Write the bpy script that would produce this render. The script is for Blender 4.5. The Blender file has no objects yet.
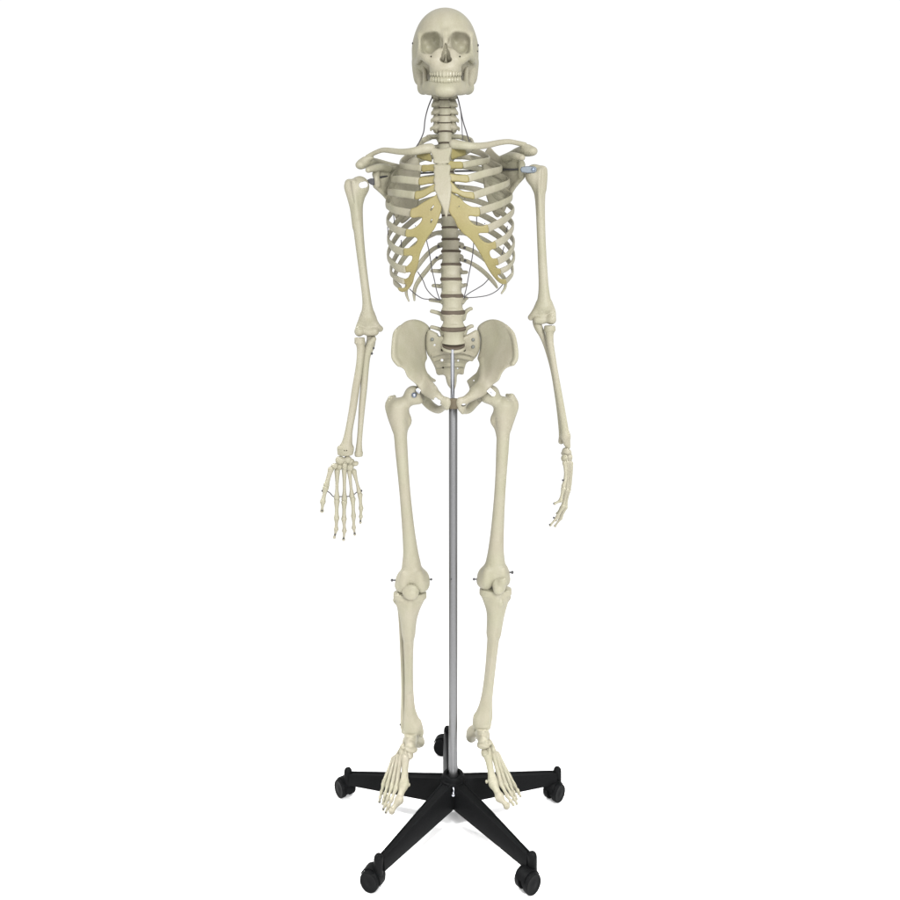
import bpy, math, random
import numpy as np
from mathutils import Vector

# ------------------------------------------------------------------ scene scale
# All bones are laid out by (u, v, depth): u, v are measured on the skeleton's own frontal
# plane in a 900-unit grid, depth is in centimetres behind (+) or before (-) the pole.
F, D, HC = 795.0, 1.80, 1.1846
sc = bpy.context.scene
COL = sc.collection
rng = random.Random(7)

def S(y=0.0):
    return (D + y * .01) / F

def P(u, v, y=0.0):
    s = S(y)
    return np.array([(u - 450.0) * s, y * .01, HC - (v - 296.0) * s])

# ------------------------------------------------------------------ materials
def new_mat(name):
    m = bpy.data.materials.new(name)
    m.use_nodes = True
    nt = m.node_tree
    return m, nt, nt.nodes['Principled BSDF']

def mat_bone(name, c1, c2, rough, bump, scale=35.0, spec=.35):
    m, nt, b = new_mat(name)
    N, L = nt.nodes, nt.links
    tc = N.new('ShaderNodeTexCoord')
    n1 = N.new('ShaderNodeTexNoise'); n1.inputs['Scale'].default_value = scale; n1.inputs['Detail'].default_value = 6
    n2 = N.new('ShaderNodeTexNoise'); n2.inputs['Scale'].default_value = 420; n2.inputs['Detail'].default_value = 4
    r = N.new('ShaderNodeValToRGB')
    r.color_ramp.elements[0].position = .3; r.color_ramp.elements[0].color = (*c2, 1)
    r.color_ramp.elements[1].position = .68; r.color_ramp.elements[1].color = (*c1, 1)
    mp = N.new('ShaderNodeMapping'); mp.inputs['Scale'].default_value = (1, 1, .35)
    L.new(tc.outputs['Object'], mp.inputs['Vector'])
    L.new(mp.outputs['Vector'], n1.inputs['Vector']); L.new(tc.outputs['Object'], n2.inputs['Vector'])
    L.new(n1.outputs['Fac'], r.inputs['Fac'])
    n3 = N.new('ShaderNodeTexNoise'); n3.inputs['Scale'].default_value = 16; n3.inputs['Detail'].default_value = 4
    L.new(tc.outputs['Object'], n3.inputs['Vector'])
    r3 = N.new('ShaderNodeValToRGB')
    r3.color_ramp.elements[0].position = .36; r3.color_ramp.elements[0].color = (.975, .988, .95, 1)
    r3.color_ramp.elements[1].position = .64; r3.color_ramp.elements[1].color = (1.015, .995, 1.01, 1)
    L.new(n3.outputs['Fac'], r3.inputs['Fac'])
    r4 = N.new('ShaderNodeValToRGB')
    r4.color_ramp.elements[0].position = .42; r4.color_ramp.elements[0].color = (.93, .92, .89, 1)
    r4.color_ramp.elements[1].position = .60; r4.color_ramp.elements[1].color = (1, 1, 1, 1)
    L.new(n2.outputs['Fac'], r4.inputs['Fac'])
    m1 = N.new('ShaderNodeMix'); m1.data_type = 'RGBA'; m1.blend_type = 'MULTIPLY'; m1.inputs[0].default_value = 1
    m2 = N.new('ShaderNodeMix'); m2.data_type = 'RGBA'; m2.blend_type = 'MULTIPLY'; m2.inputs[0].default_value = .7
    L.new(r.outputs['Color'], m1.inputs[6]); L.new(r3.outputs['Color'], m1.inputs[7])
    L.new(m1.outputs[2], m2.inputs[6]); L.new(r4.outputs['Color'], m2.inputs[7])
    L.new(m2.outputs[2], b.inputs['Base Color'])
    mx = N.new('ShaderNodeMath'); mx.operation = 'ADD'
    L.new(n1.outputs['Fac'], mx.inputs[0]); L.new(n2.outputs['Fac'], mx.inputs[1])
    bp = N.new('ShaderNodeBump'); bp.inputs['Strength'].default_value = bump; bp.inputs['Distance'].default_value = .0016
    L.new(mx.outputs[0], bp.inputs['Height']); L.new(bp.outputs['Normal'], b.inputs['Normal'])
    b.inputs['Roughness'].default_value = rough
    b.inputs['Specular IOR Level'].default_value = spec
    return m

def mat_plain(name, c, rough=.4, metal=0.0, spec=.5, noise=0.0, scale=60.0, bump=0.0):
    m, nt, b = new_mat(name)
    N, L = nt.nodes, nt.links
    tc = N.new('ShaderNodeTexCoord')
    n = N.new('ShaderNodeTexNoise'); n.inputs['Scale'].default_value = scale; n.inputs['Detail'].default_value = 5
    L.new(tc.outputs['Object'], n.inputs['Vector'])
    r = N.new('ShaderNodeValToRGB')
    r.color_ramp.elements[0].position = .3; r.color_ramp.elements[0].color = (*[x * (1 - noise) for x in c], 1)
    r.color_ramp.elements[1].position = .7; r.color_ramp.elements[1].color = (*[x * (1 + noise) for x in c], 1)
    L.new(n.outputs['Fac'], r.inputs['Fac']); L.new(r.outputs['Color'], b.inputs['Base Color'])
    if bump:
        bp = N.new('ShaderNodeBump'); bp.inputs['Strength'].default_value = bump; bp.inputs['Distance'].default_value = .0008
        L.new(n.outputs['Fac'], bp.inputs['Height']); L.new(bp.outputs['Normal'], b.inputs['Normal'])
    b.inputs['Roughness'].default_value = rough
    b.inputs['Metallic'].default_value = metal
    b.inputs['Specular IOR Level'].default_value = spec
    return m

BONE = mat_bone('bone_plastic', (.250, .237, .182), (.226, .213, .157), .46, .34, 48, .26)
TEETH = mat_bone('tooth_enamel', (.232, .219, .163), (.218, .204, .148), .32, .04)
CART = mat_bone('cartilage_plastic', (.194, .168, .070), (.168, .142, .054), .45, .22)
DISC = mat_plain('disc_rubber', (.066, .052, .038), .7, 0, .2, .15)
STEEL = mat_plain('bright_steel', (.36, .37, .40), .28, 1, .5, .04)
DARKSTEEL = mat_plain('dark_steel', (.045, .044, .046), .5, .25, .3, .1)
WIRE = mat_plain('wire_steel', (.050, .046, .050), .5, .1, .3, .1)
ALU = mat_plain('brushed_aluminium', (.165, .165, .168), .36, .9, .5, .05, 300)
BLACK = mat_plain('black_plastic', (.0042, .0044, .0046), .5, 0, .04, .25, 500, .15)
WHITE = mat_plain('white_paper', (.95, .95, .95), .9, 0, 0, .005)

# ------------------------------------------------------------------ object helpers
def link(name, me, mat, parent=None):
    o = bpy.data.objects.new(name, me)
    COL.objects.link(o)
    if mat: me.materials.append(mat)
    if parent is not None: o.parent = parent
    return o

def np_mesh(name, V, Q, smooth=True):
    me = bpy.data.meshes.new(name)
    V = np.asarray(V, np.float32); Q = np.asarray(Q, np.int32)
    n = Q.shape[1]
    me.vertices.add(len(V)); me.vertices.foreach_set('co', V.ravel())
    me.loops.add(Q.size); me.loops.foreach_set('vertex_index', Q.ravel())
    me.polygons.add(len(Q))
    me.polygons.foreach_set('loop_start', np.arange(0, Q.size, n, dtype=np.int32))
    me.polygons.foreach_set('use_smooth', np.full(len(Q), smooth, dtype=bool))
    me.update(calc_edges=True); me.validate()
    return me

# ------------------------------------------------------------------ distance-field bones
def catmull(pts, n=5, closed=False):
    p = np.asarray(pts, float)
    if len(p) < 3 and not closed: return p
    out = []
    m = len(p)
    rngi = range(m) if closed else range(m - 1)
    for i in rngi:
        if closed:
            a, b, c, d = p[(i - 1) % m], p[i], p[(i + 1) % m], p[(i + 2) % m]
        else:
            b, c = p[i], p[i + 1]
            a = p[i - 1] if i > 0 else 2 * b - c
            d = p[i + 2] if i + 2 < m else 2 * c - b
        for k in range(n):
            t = k / n
            out.append(.5 * ((2 * b) + (c - a) * t + (2 * a - 5 * b + 4 * c - d) * t * t + (3 * b - a - 3 * c + d) * t ** 3))
    if not closed: out.append(p[-1])
    return np.array(out)

def rotmat(rx, ry, rz):
    rx, ry, rz = map(math.radians, (rx, ry, rz))
    cx, sx, cy, sy, cz, sz = math.cos(rx), math.sin(rx), math.cos(ry), math.sin(ry), math.cos(rz), math.sin(rz)
    X = np.array([[1, 0, 0], [0, cx, -sx], [0, sx, cx]])
    Y = np.array([[cy, 0, sy], [0, 1, 0], [-sy, 0, cy]])
    Z = np.array([[cz, -sz, 0], [sz, cz, 0], [0, 0, 1]])
    return Z @ Y @ X

class Bone:
    def __init__(self, vox=1.3, relax=2):
        self.ops = []; self.h = vox * .001; self.relax = relax

    def add(self, f, lo, hi, k, sub):
        self.ops.append((f, np.asarray(lo), np.asarray(hi), k, sub))

    def t(self, pts, k=2.0, flat=None, sub=False, n=4):
        """tapered chain; pts = (u, v, depth_cm, radius); flat = (axis, factor)"""
        p = [list(P(a[0], a[1], a[2])) + [a[3] * S(a[2])] for a in pts]
        p = catmull(p, n) if len(p) > 2 else np.array(p)
        kk = k * S()
        parts = []
        for a, b in zip(p[:-1], p[1:]):
            A, B, ra, rb = a[:3], b[:3], max(a[3], 1e-4), max(b[3], 1e-4)
            def f(X, Y, Z, A=A, B=B, ra=ra, rb=rb):
                ab = B - A; l2 = max(ab @ ab, 1e-12)
                t = np.clip(((X - A[0]) * ab[0] + (Y - A[1]) * ab[1] + (Z - A[2]) * ab[2]) / l2, 0, 1)
                vx, vy, vz = X - A[0] - t * ab[0], Y - A[1] - t * ab[1], Z - A[2] - t * ab[2]
                q = vx * vx + vy * vy + vz * vz
                if flat is not None:
                    nx, s = np.asarray(flat[0], float), flat[1]
                    nx = nx / np.linalg.norm(nx)
                    vn = vx * nx[0] + vy * nx[1] + vz * nx[2]
                    q = q + vn * vn * (1 / (s * s) - 1)
                return np.sqrt(np.maximum(q, 0)) - (ra + t * (rb - ra))
            m = max(ra, rb) * (max(1, flat[1]) if flat else 1)
            parts.append((f, np.minimum(A, B) - m, np.maximum(A, B) + m))
        self.add(parts, np.min([q[1] for q in parts], 0), np.max([q[2] for q in parts], 0), kk, sub)
        return self

    def e(self, c, r, rot=(0, 0, 0), k=2.0, sub=False):
        """ellipsoid, r = (u radius, depth radius in cm, v radius)"""
        C = P(*c); s = S(c[2])
        R = np.array([r[0] * s, r[1] * .01, r[2] * s]); M = rotmat(*rot).T
        def f(X, Y, Z):
            x, y, z = X - C[0], Y - C[1], Z - C[2]
            a = [(M[i, 0] * x + M[i, 1] * y + M[i, 2] * z) for i in range(3)]
            k0 = np.sqrt(sum((a[i] / R[i]) ** 2 for i in range(3)))
            k1 = np.sqrt(sum((a[i] / R[i] ** 2) ** 2 for i in range(3)))
            return k0 * (k0 - 1) / np.maximum(k1, 1e-6)
        m = R.max() if any(rot) else R
        self.add(f, C - m, C + m, k * S(), sub)
        return self

    def drum(self, c, rx, ry, hz, waist=.08, rr=.8, k=1.5, lean=0.0, sub=False):
        C = P(*c); s = S(c[2]); RX, RY, H, W, RR = rx * s, ry * .01, hz * s, waist * rx * s, rr * s
        mn = min(RX, RY)
        def f(X, Y, Z):
            x, y, z = X - C[0], Y - C[1], Z - C[2]
            z = z - lean * y
            x = x + 0 * z
            e = np.sqrt((x / RX) ** 2 + (y / RY) ** 2)
            dr = (e - 1) * mn + W * np.clip(1 - (z / H) ** 2, 0, 1)
            dz = np.abs(z) - H
            a, b = dr + RR, dz + RR
            return np.minimum(np.maximum(a, b), 0) + np.sqrt(np.maximum(a, 0) ** 2 + np.maximum(b, 0) ** 2) - RR
        m = np.array([RX, RY, H + abs(lean) * RY]) * 1.1
        self.add(f, C - m, C + m, k * S(), sub)
        return self

    def hole(self, u, v, r, y0=-15, y1=15, k=.6):
        return self.t([(u, v, y0, r), (u, v, y1, r)], k=k, sub=True)

    def sheet(self, outline, inner, th, k=2.0, sub=False, smooth=5, rnd=.9):
        """curved plate: closed outline (u, v, depth), inner depth points, half thickness in grid units"""
        o3 = np.array([P(*a) for a in outline])
        c3 = np.array([P(*a) for a in list(outline) + list(inner)])
        poly = catmull(o3[:, [0, 2]], smooth, True)
        cx, cz, cy = c3[:, 0], c3[:, 2], c3[:, 1]
        def ker(d2): return d2 * np.log(np.maximum(d2, 1e-12)) * .5
        n = len(cx)
        K = ker((cx[:, None] - cx) ** 2 + (cz[:, None] - cz) ** 2) + np.eye(n) * 2e-4
        Q = np.stack([np.ones(n), cx, cz], 1)
        A = np.block([[K, Q], [Q.T, np.zeros((3, 3))]])
        w = np.linalg.solve(A, np.concatenate([cy, np.zeros(3)]))
        T = th * S(); RD = T * rnd
        def f(X, Y, Z):
            x, z = X[:, 0, 0], Z[0, 0, :]
            gx, gz = np.meshgrid(x, z, indexing='ij')
            d = np.full(gx.shape, 1e9); ins = np.zeros(gx.shape, bool)
            m = len(poly)
            for i in range(m):
                a, b = poly[i], poly[(i + 1) % m]
                ex, ez = b - a
                t = np.clip(((gx - a[0]) * ex + (gz - a[1]) * ez) / max(ex * ex + ez * ez, 1e-12), 0, 1)
                d = np.minimum(d, (gx - a[0] - t * ex) ** 2 + (gz - a[1] - t * ez) ** 2)
                cnd = (a[1] > gz) != (b[1] > gz)
                if abs(ez) > 1e-12: ins ^= cnd & (gx < ex * (gz - a[1]) / ez + a[0])
            d2 = np.sqrt(d); d2[ins] *= -1
            dep = w[n] + w[n + 1] * gx + w[n + 2] * gz
            for i in range(n): dep = dep + w[i] * ker((gx - cx[i]) ** 2 + (gz - cz[i]) ** 2)
            g0, g1 = np.gradient(dep, x, z) if len(x) > 1 and len(z) > 1 else (0, 0)
            nn = np.sqrt(1 + np.minimum(g0 * g0 + g1 * g1, 6))
            q = np.abs(Y - dep[:, None, :]) / nn[:, None, :] - T + RD
            e = np.broadcast_to((d2 + RD)[:, None, :], q.shape)
            return np.minimum(np.maximum(q, e), 0) + np.sqrt(np.maximum(q, 0) ** 2 + np.maximum(e, 0) ** 2) - RD
        lo = np.array([poly[:, 0].min(), cy.min() - .015, poly[:, 1].min()]) - T
        hi = np.array([poly[:, 0].max(), cy.max() + .015, poly[:, 1].max()]) + T
        self.add(f, lo, hi, k * S(), sub)
        return self

    def build(self, name, mat, parent):
        h = self.h
        lo = np.min([o[1] for o in self.ops if not o[4]], 0) - 4 * h - .002
        hi = np.max([o[2] for o in self.ops if not o[4]], 0) + 4 * h + .002
        n = np.ceil((hi - lo) / h).astype(int) + 1
        ax = [lo[i] + h * np.arange(n[i]) for i in range(3)]
        d = np.full(n, .03, np.float32)
        for f, a, b, k, sub in self.ops:
            pad = k + 3 * h
            i0 = np.clip(np.floor((a - pad - lo) / h).astype(int), 0, n - 1)
            i1 = np.clip(np.ceil((b + pad - lo) / h).astype(int) + 1, 1, n)
            if np.any(i1 - i0 < 2): continue
            sl = tuple(slice(i0[i], i1[i]) for i in range(3))
            X = ax[0][sl[0]][:, None, None]; Y = ax[1][sl[1]][None, :, None]; Z = ax[2][sl[2]][None, None, :]
            c = d[sl]
            if isinstance(f, list):                      # a chain: hard union of its links first
                v = np.full(c.shape, .03, np.float32)
                for g, a2, b2 in f:
                    j0 = np.clip(np.floor((a2 - pad - lo) / h).astype(int), i0, i1 - 1)
                    j1 = np.clip(np.ceil((b2 + pad - lo) / h).astype(int) + 1, i0 + 1, i1)
                    s2 = tuple(slice(j0[i] - i0[i], j1[i] - i0[i]) for i in range(3))
                    s3 = [slice(j0[i], j1[i]) for i in range(3)]
                    v[s2] = np.minimum(v[s2], g(ax[0][s3[0]][:, None, None], ax[1][s3[1]][None, :, None], ax[2][s3[2]][None, None, :]))
            else:
                v = f(X, Y, Z).astype(np.float32)
            if sub:
                hh = np.clip(.5 - .5 * (c + v) / k, 0, 1)
                d[sl] = c + (-v - c) * hh + k * hh * (1 - hh)
            else:
                hh = np.clip(.5 + .5 * (c - v) / k, 0, 1)
                d[sl] = c + (v - c) * hh - k * hh * (1 - hh)
        ins = d < 0
        cnt = np.zeros(n - 1, np.uint8)
        for i in (0, 1):
            for j in (0, 1):
                for l in (0, 1):
                    cnt += ins[i:n[0] - 1 + i, j:n[1] - 1 + j, l:n[2] - 1 + l]
        cells = np.argwhere((cnt > 0) & (cnt < 8))
        idx = np.full(n - 1, -1, np.int64)
        idx[tuple(cells.T)] = np.arange(len(cells))
        acc = np.zeros((len(cells), 3)); num = np.zeros(len(cells))
        for axn in range(3):
            o1, o2 = [a for a in range(3) if a != axn]
            for i in (0, 1):
                for j in (0, 1):
                    p = cells.copy(); p[:, o1] += i; p[:, o2] += j
                    q = p.copy(); q[:, axn] += 1
                    va, vb = d[tuple(p.T)], d[tuple(q.T)]
                    m = (va < 0) != (vb < 0)
                    tt = np.where(m, va / np.where(m, va - vb, 1), 0)
                    pt = p.astype(float); pt[:, axn] += tt
                    acc[m] += pt[m]; num[m] += 1
        V = lo + h * acc / num[:, None]
        quads = []
        for axn in range(3):
            o1, o2 = [(1, 2), (2, 0), (0, 1)][axn]
            s0 = [slice(None)] * 3; s1 = [slice(None)] * 3
            s0[axn] = slice(0, -1); s1[axn] = slice(1, None)
            a, b = ins[tuple(s0)], ins[tuple(s1)]
            e = np.argwhere(a != b)
            ok = (e[:, o1] > 0) & (e[:, o2] > 0) & (e[:, o1] < n[o1] - 1) & (e[:, o2] < n[o2] - 1)
            e = e[ok]
            inn = a[tuple(e.T)]
            def ci(d1, d2):
                q = e.copy(); q[:, o1] -= d1; q[:, o2] -= d2
                return idx[tuple(q.T)]
            Qd = np.stack([ci(1, 1), ci(0, 1), ci(0, 0), ci(1, 0)], 1)
            Qd[~inn] = Qd[~inn][:, ::-1]
            quads.append(Qd)
        Q = np.concatenate(quads)
        E = np.concatenate([Q[:, [0, 1]], Q[:, [1, 2]], Q[:, [2, 3]], Q[:, [3, 0]]])
        for it in range(self.relax):
            sm = np.zeros_like(V); c = np.zeros(len(V))
            for z in range(3): sm[:, z] = np.bincount(E[:, 0], V[E[:, 1], z], len(V)) + np.bincount(E[:, 1], V[E[:, 0], z], len(V))
            c = np.bincount(E[:, 0], minlength=len(V)) + np.bincount(E[:, 1], minlength=len(V))
            lam = .5 if it % 2 == 0 else -.45
            V = V + lam * (sm / np.maximum(c, 1)[:, None] - V)
        return link(name, np_mesh(name, V, Q), mat, parent)

# ------------------------------------------------------------------ swept shapes
def sweep(name, pts, mat, parent, hr, tr=None, out_from=None, n=6, seg=12, power=2.0, ends=None):
    """pts (u, v, depth); hr/tr half height and half thickness (grid units, scalars or lists)"""
    m = len(pts)
    hr = list(hr) if hasattr(hr, '__len__') else [hr] * m
    tr = hr if tr is None else (list(tr) if hasattr(tr, '__len__') else [tr] * m)
    p = catmull([list(P(*a)) + [hr[i] * S(a[2]), tr[i] * S(a[2])] for i, a in enumerate(pts)], n)
    pos = p[:, :3]
    tan = np.gradient(pos, axis=0); tan /= np.linalg.norm(tan, axis=1)[:, None]
    V, Q = [], []
    prev = None
    for i in range(len(pos)):
        if out_from is not None:
            o = pos[i] - np.array([out_from[0], out_from[1], pos[i][2]])
        else:
            o = prev if prev is not None else (np.array([0, -1., 0]) if abs(tan[i][1]) < .9 else np.array([1., 0, 0]))
        o = o - tan[i] * (o @ tan[i]); o /= max(np.linalg.norm(o), 1e-9); prev = o
        w = np.cross(tan[i], o)
        for k in range(seg):
            a = 2 * math.pi * k / seg
            ca, sa = math.cos(a), math.sin(a)
            ca = math.copysign(abs(ca) ** (2 / power), ca); sa = math.copysign(abs(sa) ** (2 / power), sa)
            V.append(pos[i] + w * ca * p[i, 3] + o * sa * p[i, 4])
    L = len(pos)
    for i in range(L - 1):
        for k in range(seg):
            a, b = i * seg + k, i * seg + (k + 1) % seg
            Q.append((a, b, b + seg, a + seg))
    # rounded end caps: one collapsed ring each
    for end in (0, L - 1):
        c = pos[end] + tan[end] * (1 if end else -1) * min(p[end, 3], p[end, 4]) * .2
        base = len(V)
        for k in range(seg): V.append(c + (V[end * seg + k] - pos[end]) * .8)
        for k in range(seg):
            a, b = end * seg + k, end * seg + (k + 1) % seg
            q = (a, b, base + (k + 1) % seg, base + k)
            Q.append(q if end else q[::-1])
        for k in range(1, seg // 2):
            q = (base + k - 1, base + k, base + seg - k - 1, base + (seg - k) % seg)
            Q.append(q if end else q[::-1])
    return link(name, np_mesh(name, np.array(V), np.array(Q)), mat, parent)

def lathe_axis(name, a, b, prof, mat, parent, seg=28):
    """solid of revolution about the axis a->b (world points); prof = [(t, r)] t in 0..1"""
    a, b = np.asarray(a, float), np.asarray(b, float)
    ax = b - a; ln = np.linalg.norm(ax); ax /= ln
    u = np.cross(ax, [0, 0, 1.]) if abs(ax[2]) < .9 else np.cross(ax, [1., 0, 0]); u /= np.linalg.norm(u)
    w = np.cross(ax, u)
    V, Q = [], []
    for t, r in prof:
        for k in range(seg):
            an = 2 * math.pi * k / seg
            V.append(a + ax * ln * t + (u * math.cos(an) + w * math.sin(an)) * max(r, 1e-5))
    for i in range(len(prof) - 1):
        for k in range(seg):
            p, q = i * seg + k, i * seg + (k + 1) % seg
            Q.append((p, q, q + seg, p + seg))
    me = np_mesh(name, np.array(V), np.array(Q))
    o = link(name, me, mat, parent)
    try:
        me.set_sharp_from_angle(angle=math.radians(38))
    except Exception:
        pass
    return o

def pin(name, u, v, y, r, parent, mat=None, direction=(0, -1, 0), ln=2.0):
    """screw with a domed slotted head"""
    s = S(y); c = P(u, v, y); d = np.asarray(direction, float); d /= np.linalg.norm(d)
    a = c - d * ln * s; b = c + d * r * .7 * s
    L = ln + r * .7
    return lathe_axis(name, a, b, [(0, 0), (0, r * .55 * s), (ln * .75 / L, r * .55 * s), (ln * .75 / L, r * s), ((ln + r * .2) / L, r * s),
                                   ((ln + r * .5) / L, r * .75 * s), (1, r * .3 * s), (1, 0)], mat or DARKSTEEL, parent, 14)

def tag(o, label=None, cat=None, group=None, kind=None):
    if label: o['label'] = label
    if cat: o['category'] = cat
    if group: o['group'] = group
    if kind: o['kind'] = kind
    return o

# ================================================================== SKELETON
SK = bpy.data.objects.new('skeleton', None); COL.objects.link(SK)
SK.empty_display_size = .1
tag(SK, 'life-size cream plastic human skeleton model with yellow rib cartilage, hung on the grey pole', 'skeleton')

# ---------------------------------------------------------------- skull
cx = 445.4
b = Bone(1.1)
b.e((445.2, 43.6, 1), (31.2, 8.9, 33.2))
b.e((445.2, 53.2, 2.2), (33.0, 8.0, 28), k=6)
b.e((445.2, 64, 2.8), (32.2, 6.4, 20), k=5)
b.e((cx, 30, -3.8), (23, 3.6, 15), k=8)
b.e((cx, 63, -4.6), (16.5, 4.0, 16), k=4)
for s in (-1, 1):
    X = lambda d: cx + s * d
    b.t([(X(25), 36, -4.7, 2.8), (X(16), 31.4, -6.3, 2.7), (X(7), 32.2, -7.2, 2.6), (X(0), 35, -7.5, 3.0)], k=6)
    b.t([(X(25.2), 36, -4.9, 3.0), (X(25.8), 45, -4.8, 2.6), (X(25), 53, -5.1, 3.9), (X(18.8), 57.6, -6.8, 4.8), (X(12), 62, -7.2, 5.5)], k=4)
    b.t([(X(25), 56, -4.8, 4.4), (X(27), 60, -3.0, 3.5), (X(28.4), 62.4, 0, 2.6), (X(29), 62, 3, 3)], k=3)
    b.t([(X(8), 52, -7.4, 4), (X(9), 60, -7.6, 5)], k=4)
    b.e((X(27.2), 73, 3.2), (5.2, 2.0, 12), k=5)                     # mastoid
    b.e((X(35), 46, -4.4), (5.5, 3.0, 14), k=5, sub=True)            # temporal hollow
b.t([(cx, 34, -7.9, 3.3), (cx, 39, -8.4, 3.0), (cx, 43, -8.6, 2.6), (cx, 47, -8.2, 2.6)], k=3)
b.e((cx, 71, -5.6), (15.6, 3.2, 9), k=4)
for s in (-1, 1):
    X = lambda d: cx + s * d
    b.e((X(14.9), 42.2, -7.2), (9.3, 3.9, 9.9), rot=(0, s * 20, -s * 10), k=2.6, sub=True)
    b.e((X(10.6), 38.0, -7.2), (4.0, 3.0, 4.6), k=2.4, sub=True)
    b.e((X(20.2), 38.2, -6.6), (4.4, 2.6, 4.4), k=2.4, sub=True)
    b.e((X(18.4), 46.2, -7.2), (7.2, 2.4, 6.6), rot=(0, s * 20, 0), k=2.6, sub=True)
    b.t([(X(14.4), 56.6, -11, .75), (X(14.4), 56.6, -7.0, .75)], k=.5, sub=True)
b.t([(cx + .3, 44.5, -8.8, 1.2), (cx + .4, 52, -8.8, 3.9), (cx + .5, 58.4, -8.6, 4.7)], k=.8, flat=((0, 1, 0), 2.6), sub=True)
b.e((cx - 2.4, 59.6, -8.4), (3.0, 2.6, 2.6), k=.6, sub=True)
b.e((cx + 3.4, 59.6, -8.4), (3.0, 2.6, 2.6), k=.6, sub=True)
b.t([(cx + .5, 47, -6.4, .5), (cx + .4, 55, -6.8, .5), (cx + .4, 62, -7.6, .7)], k=.6, flat=((0, 1, 0), 2.5))
b.t([(cx - 3.0, 52, -5.6, .8), (cx - 3.4, 60, -5.6, .9)], k=.5)
b.t([(cx + 4.0, 52, -5.6, .8), (cx + 4.2, 60, -5.6, .9)], k=.5)
skull = b.build('skull', BONE, SK)
b = Bone(.7, 1)
for s in (-1, 1):
    for dx, w, hh in ((1.7, 1.75, 4.2), (4.9, 1.6, 3.9), (7.8, 1.55, 4.0), (10.3, 1.4, 3.6), (12.5, 1.4, 3.4), (14.4, 1.4, 3.2)):
        y = -8.52 + (dx / 14.5) ** 2 * 2.6
        b.e((cx + .2 + s * dx, 73.6 - dx * .02, y), (w * 1.2, .32, hh), k=1.5)
b.build('upper_teeth', TEETH, skull)
pin('pin', 412.6, 43.4, -.5, 1.1, skull, DARKSTEEL, (-1, 0, 0), 3)
pin('pin', 478.2, 45.2, -.5, 1.1, skull, DARKSTEEL, (1, 0, 0), 3)
pin('pin', 477.9, 51.2, -.5, .7, skull, DARKSTEEL, (1, 0, 0), 3)
# lower jaw
b = Bone(1.1)
b.t([(422.5, 88.5, -.3, 4.2), (429, 89.8, -3.6, 5.3), (437, 89.6, -6.2, 5.5), (cx, 90, -7.2, 5.4), (454, 89.6, -6.2, 5.5), (462, 89.8, -3.6, 5.3), (469.3, 88.5, -.3, 4.2)], k=3)
b.t([(428.6, 84.5, -3.4, 3.6), (432, 83.6, -5.2, 4.0), (437, 83.6, -6.4, 4.2), (cx, 83.4, -7.2, 4.2), (454, 83.6, -6.4, 4.2), (459, 83.6, -5.2, 4.0), (462.4, 84.5, -3.4, 3.6)], k=4)
b.t([(431.5, 80.5, -5.0, 1.8), (437, 79.8, -6.9, 2.2), (cx, 79.6, -7.9, 2.4), (454, 79.8, -6.9, 2.2), (459.5, 80.5, -5.0, 1.8)], k=2)
b.e((cx, 91.0, -7.6), (9, 1.0, 4.4), k=8)
for s in (-1, 1):
    X = lambda d: cx + s * d
    b.t([(X(22.0), 89.6, -.2, 4.8), (X(24.4), 80, .2, 4.9), (X(26.4), 70, 1.0, 4.4), (X(28), 64, 1.8, 3.4)], k=4, flat=((0, 1, 0), .7))
    b.t([(X(19.4), 86, -2.8, 3.6), (X(20.2), 79, -2.2, 2.6), (X(20.8), 72, -1.8, 2.1), (X(21.8), 66.5, -1.5, 1.4)], k=3)
jaw = b.build('lower_jaw', BONE, SK)
b = Bone(.7, 1)
for s in (-1, 1):
    for dx, w in ((1.35, 1.4), (4.0, 1.45), (6.7, 1.5), (9.4, 1.5), (11.9, 1.45), (14.0, 1.4)):
        y = -8.5 + (dx / 14.5) ** 2 * 2.4
        b.e((cx + .2 + s * dx, 79.9 - dx * .04, y), (w * 1.2, .32, 3.2), k=1.5)
b.build('lower_teeth', TEETH, jaw)

# ---------------------------------------------------------------- spine
def spy(v):
    return float(np.interp(v, [90, 120, 143, 165, 190, 225, 250, 275, 300, 330, 345], [1.0, 1.6, 3.0, 4.6, 5.2, 4.8, 3.6, 2.2, 1.4, 1.2, 1.6]))
def spx(v):
    return float(np.interp(v, [90, 143, 180, 227, 251, 280, 296, 312, 330, 345], [444.3, 445.2, 447.3, 449.6, 451, 451.2, 452, 453, 453.4, 453.6]))

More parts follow.
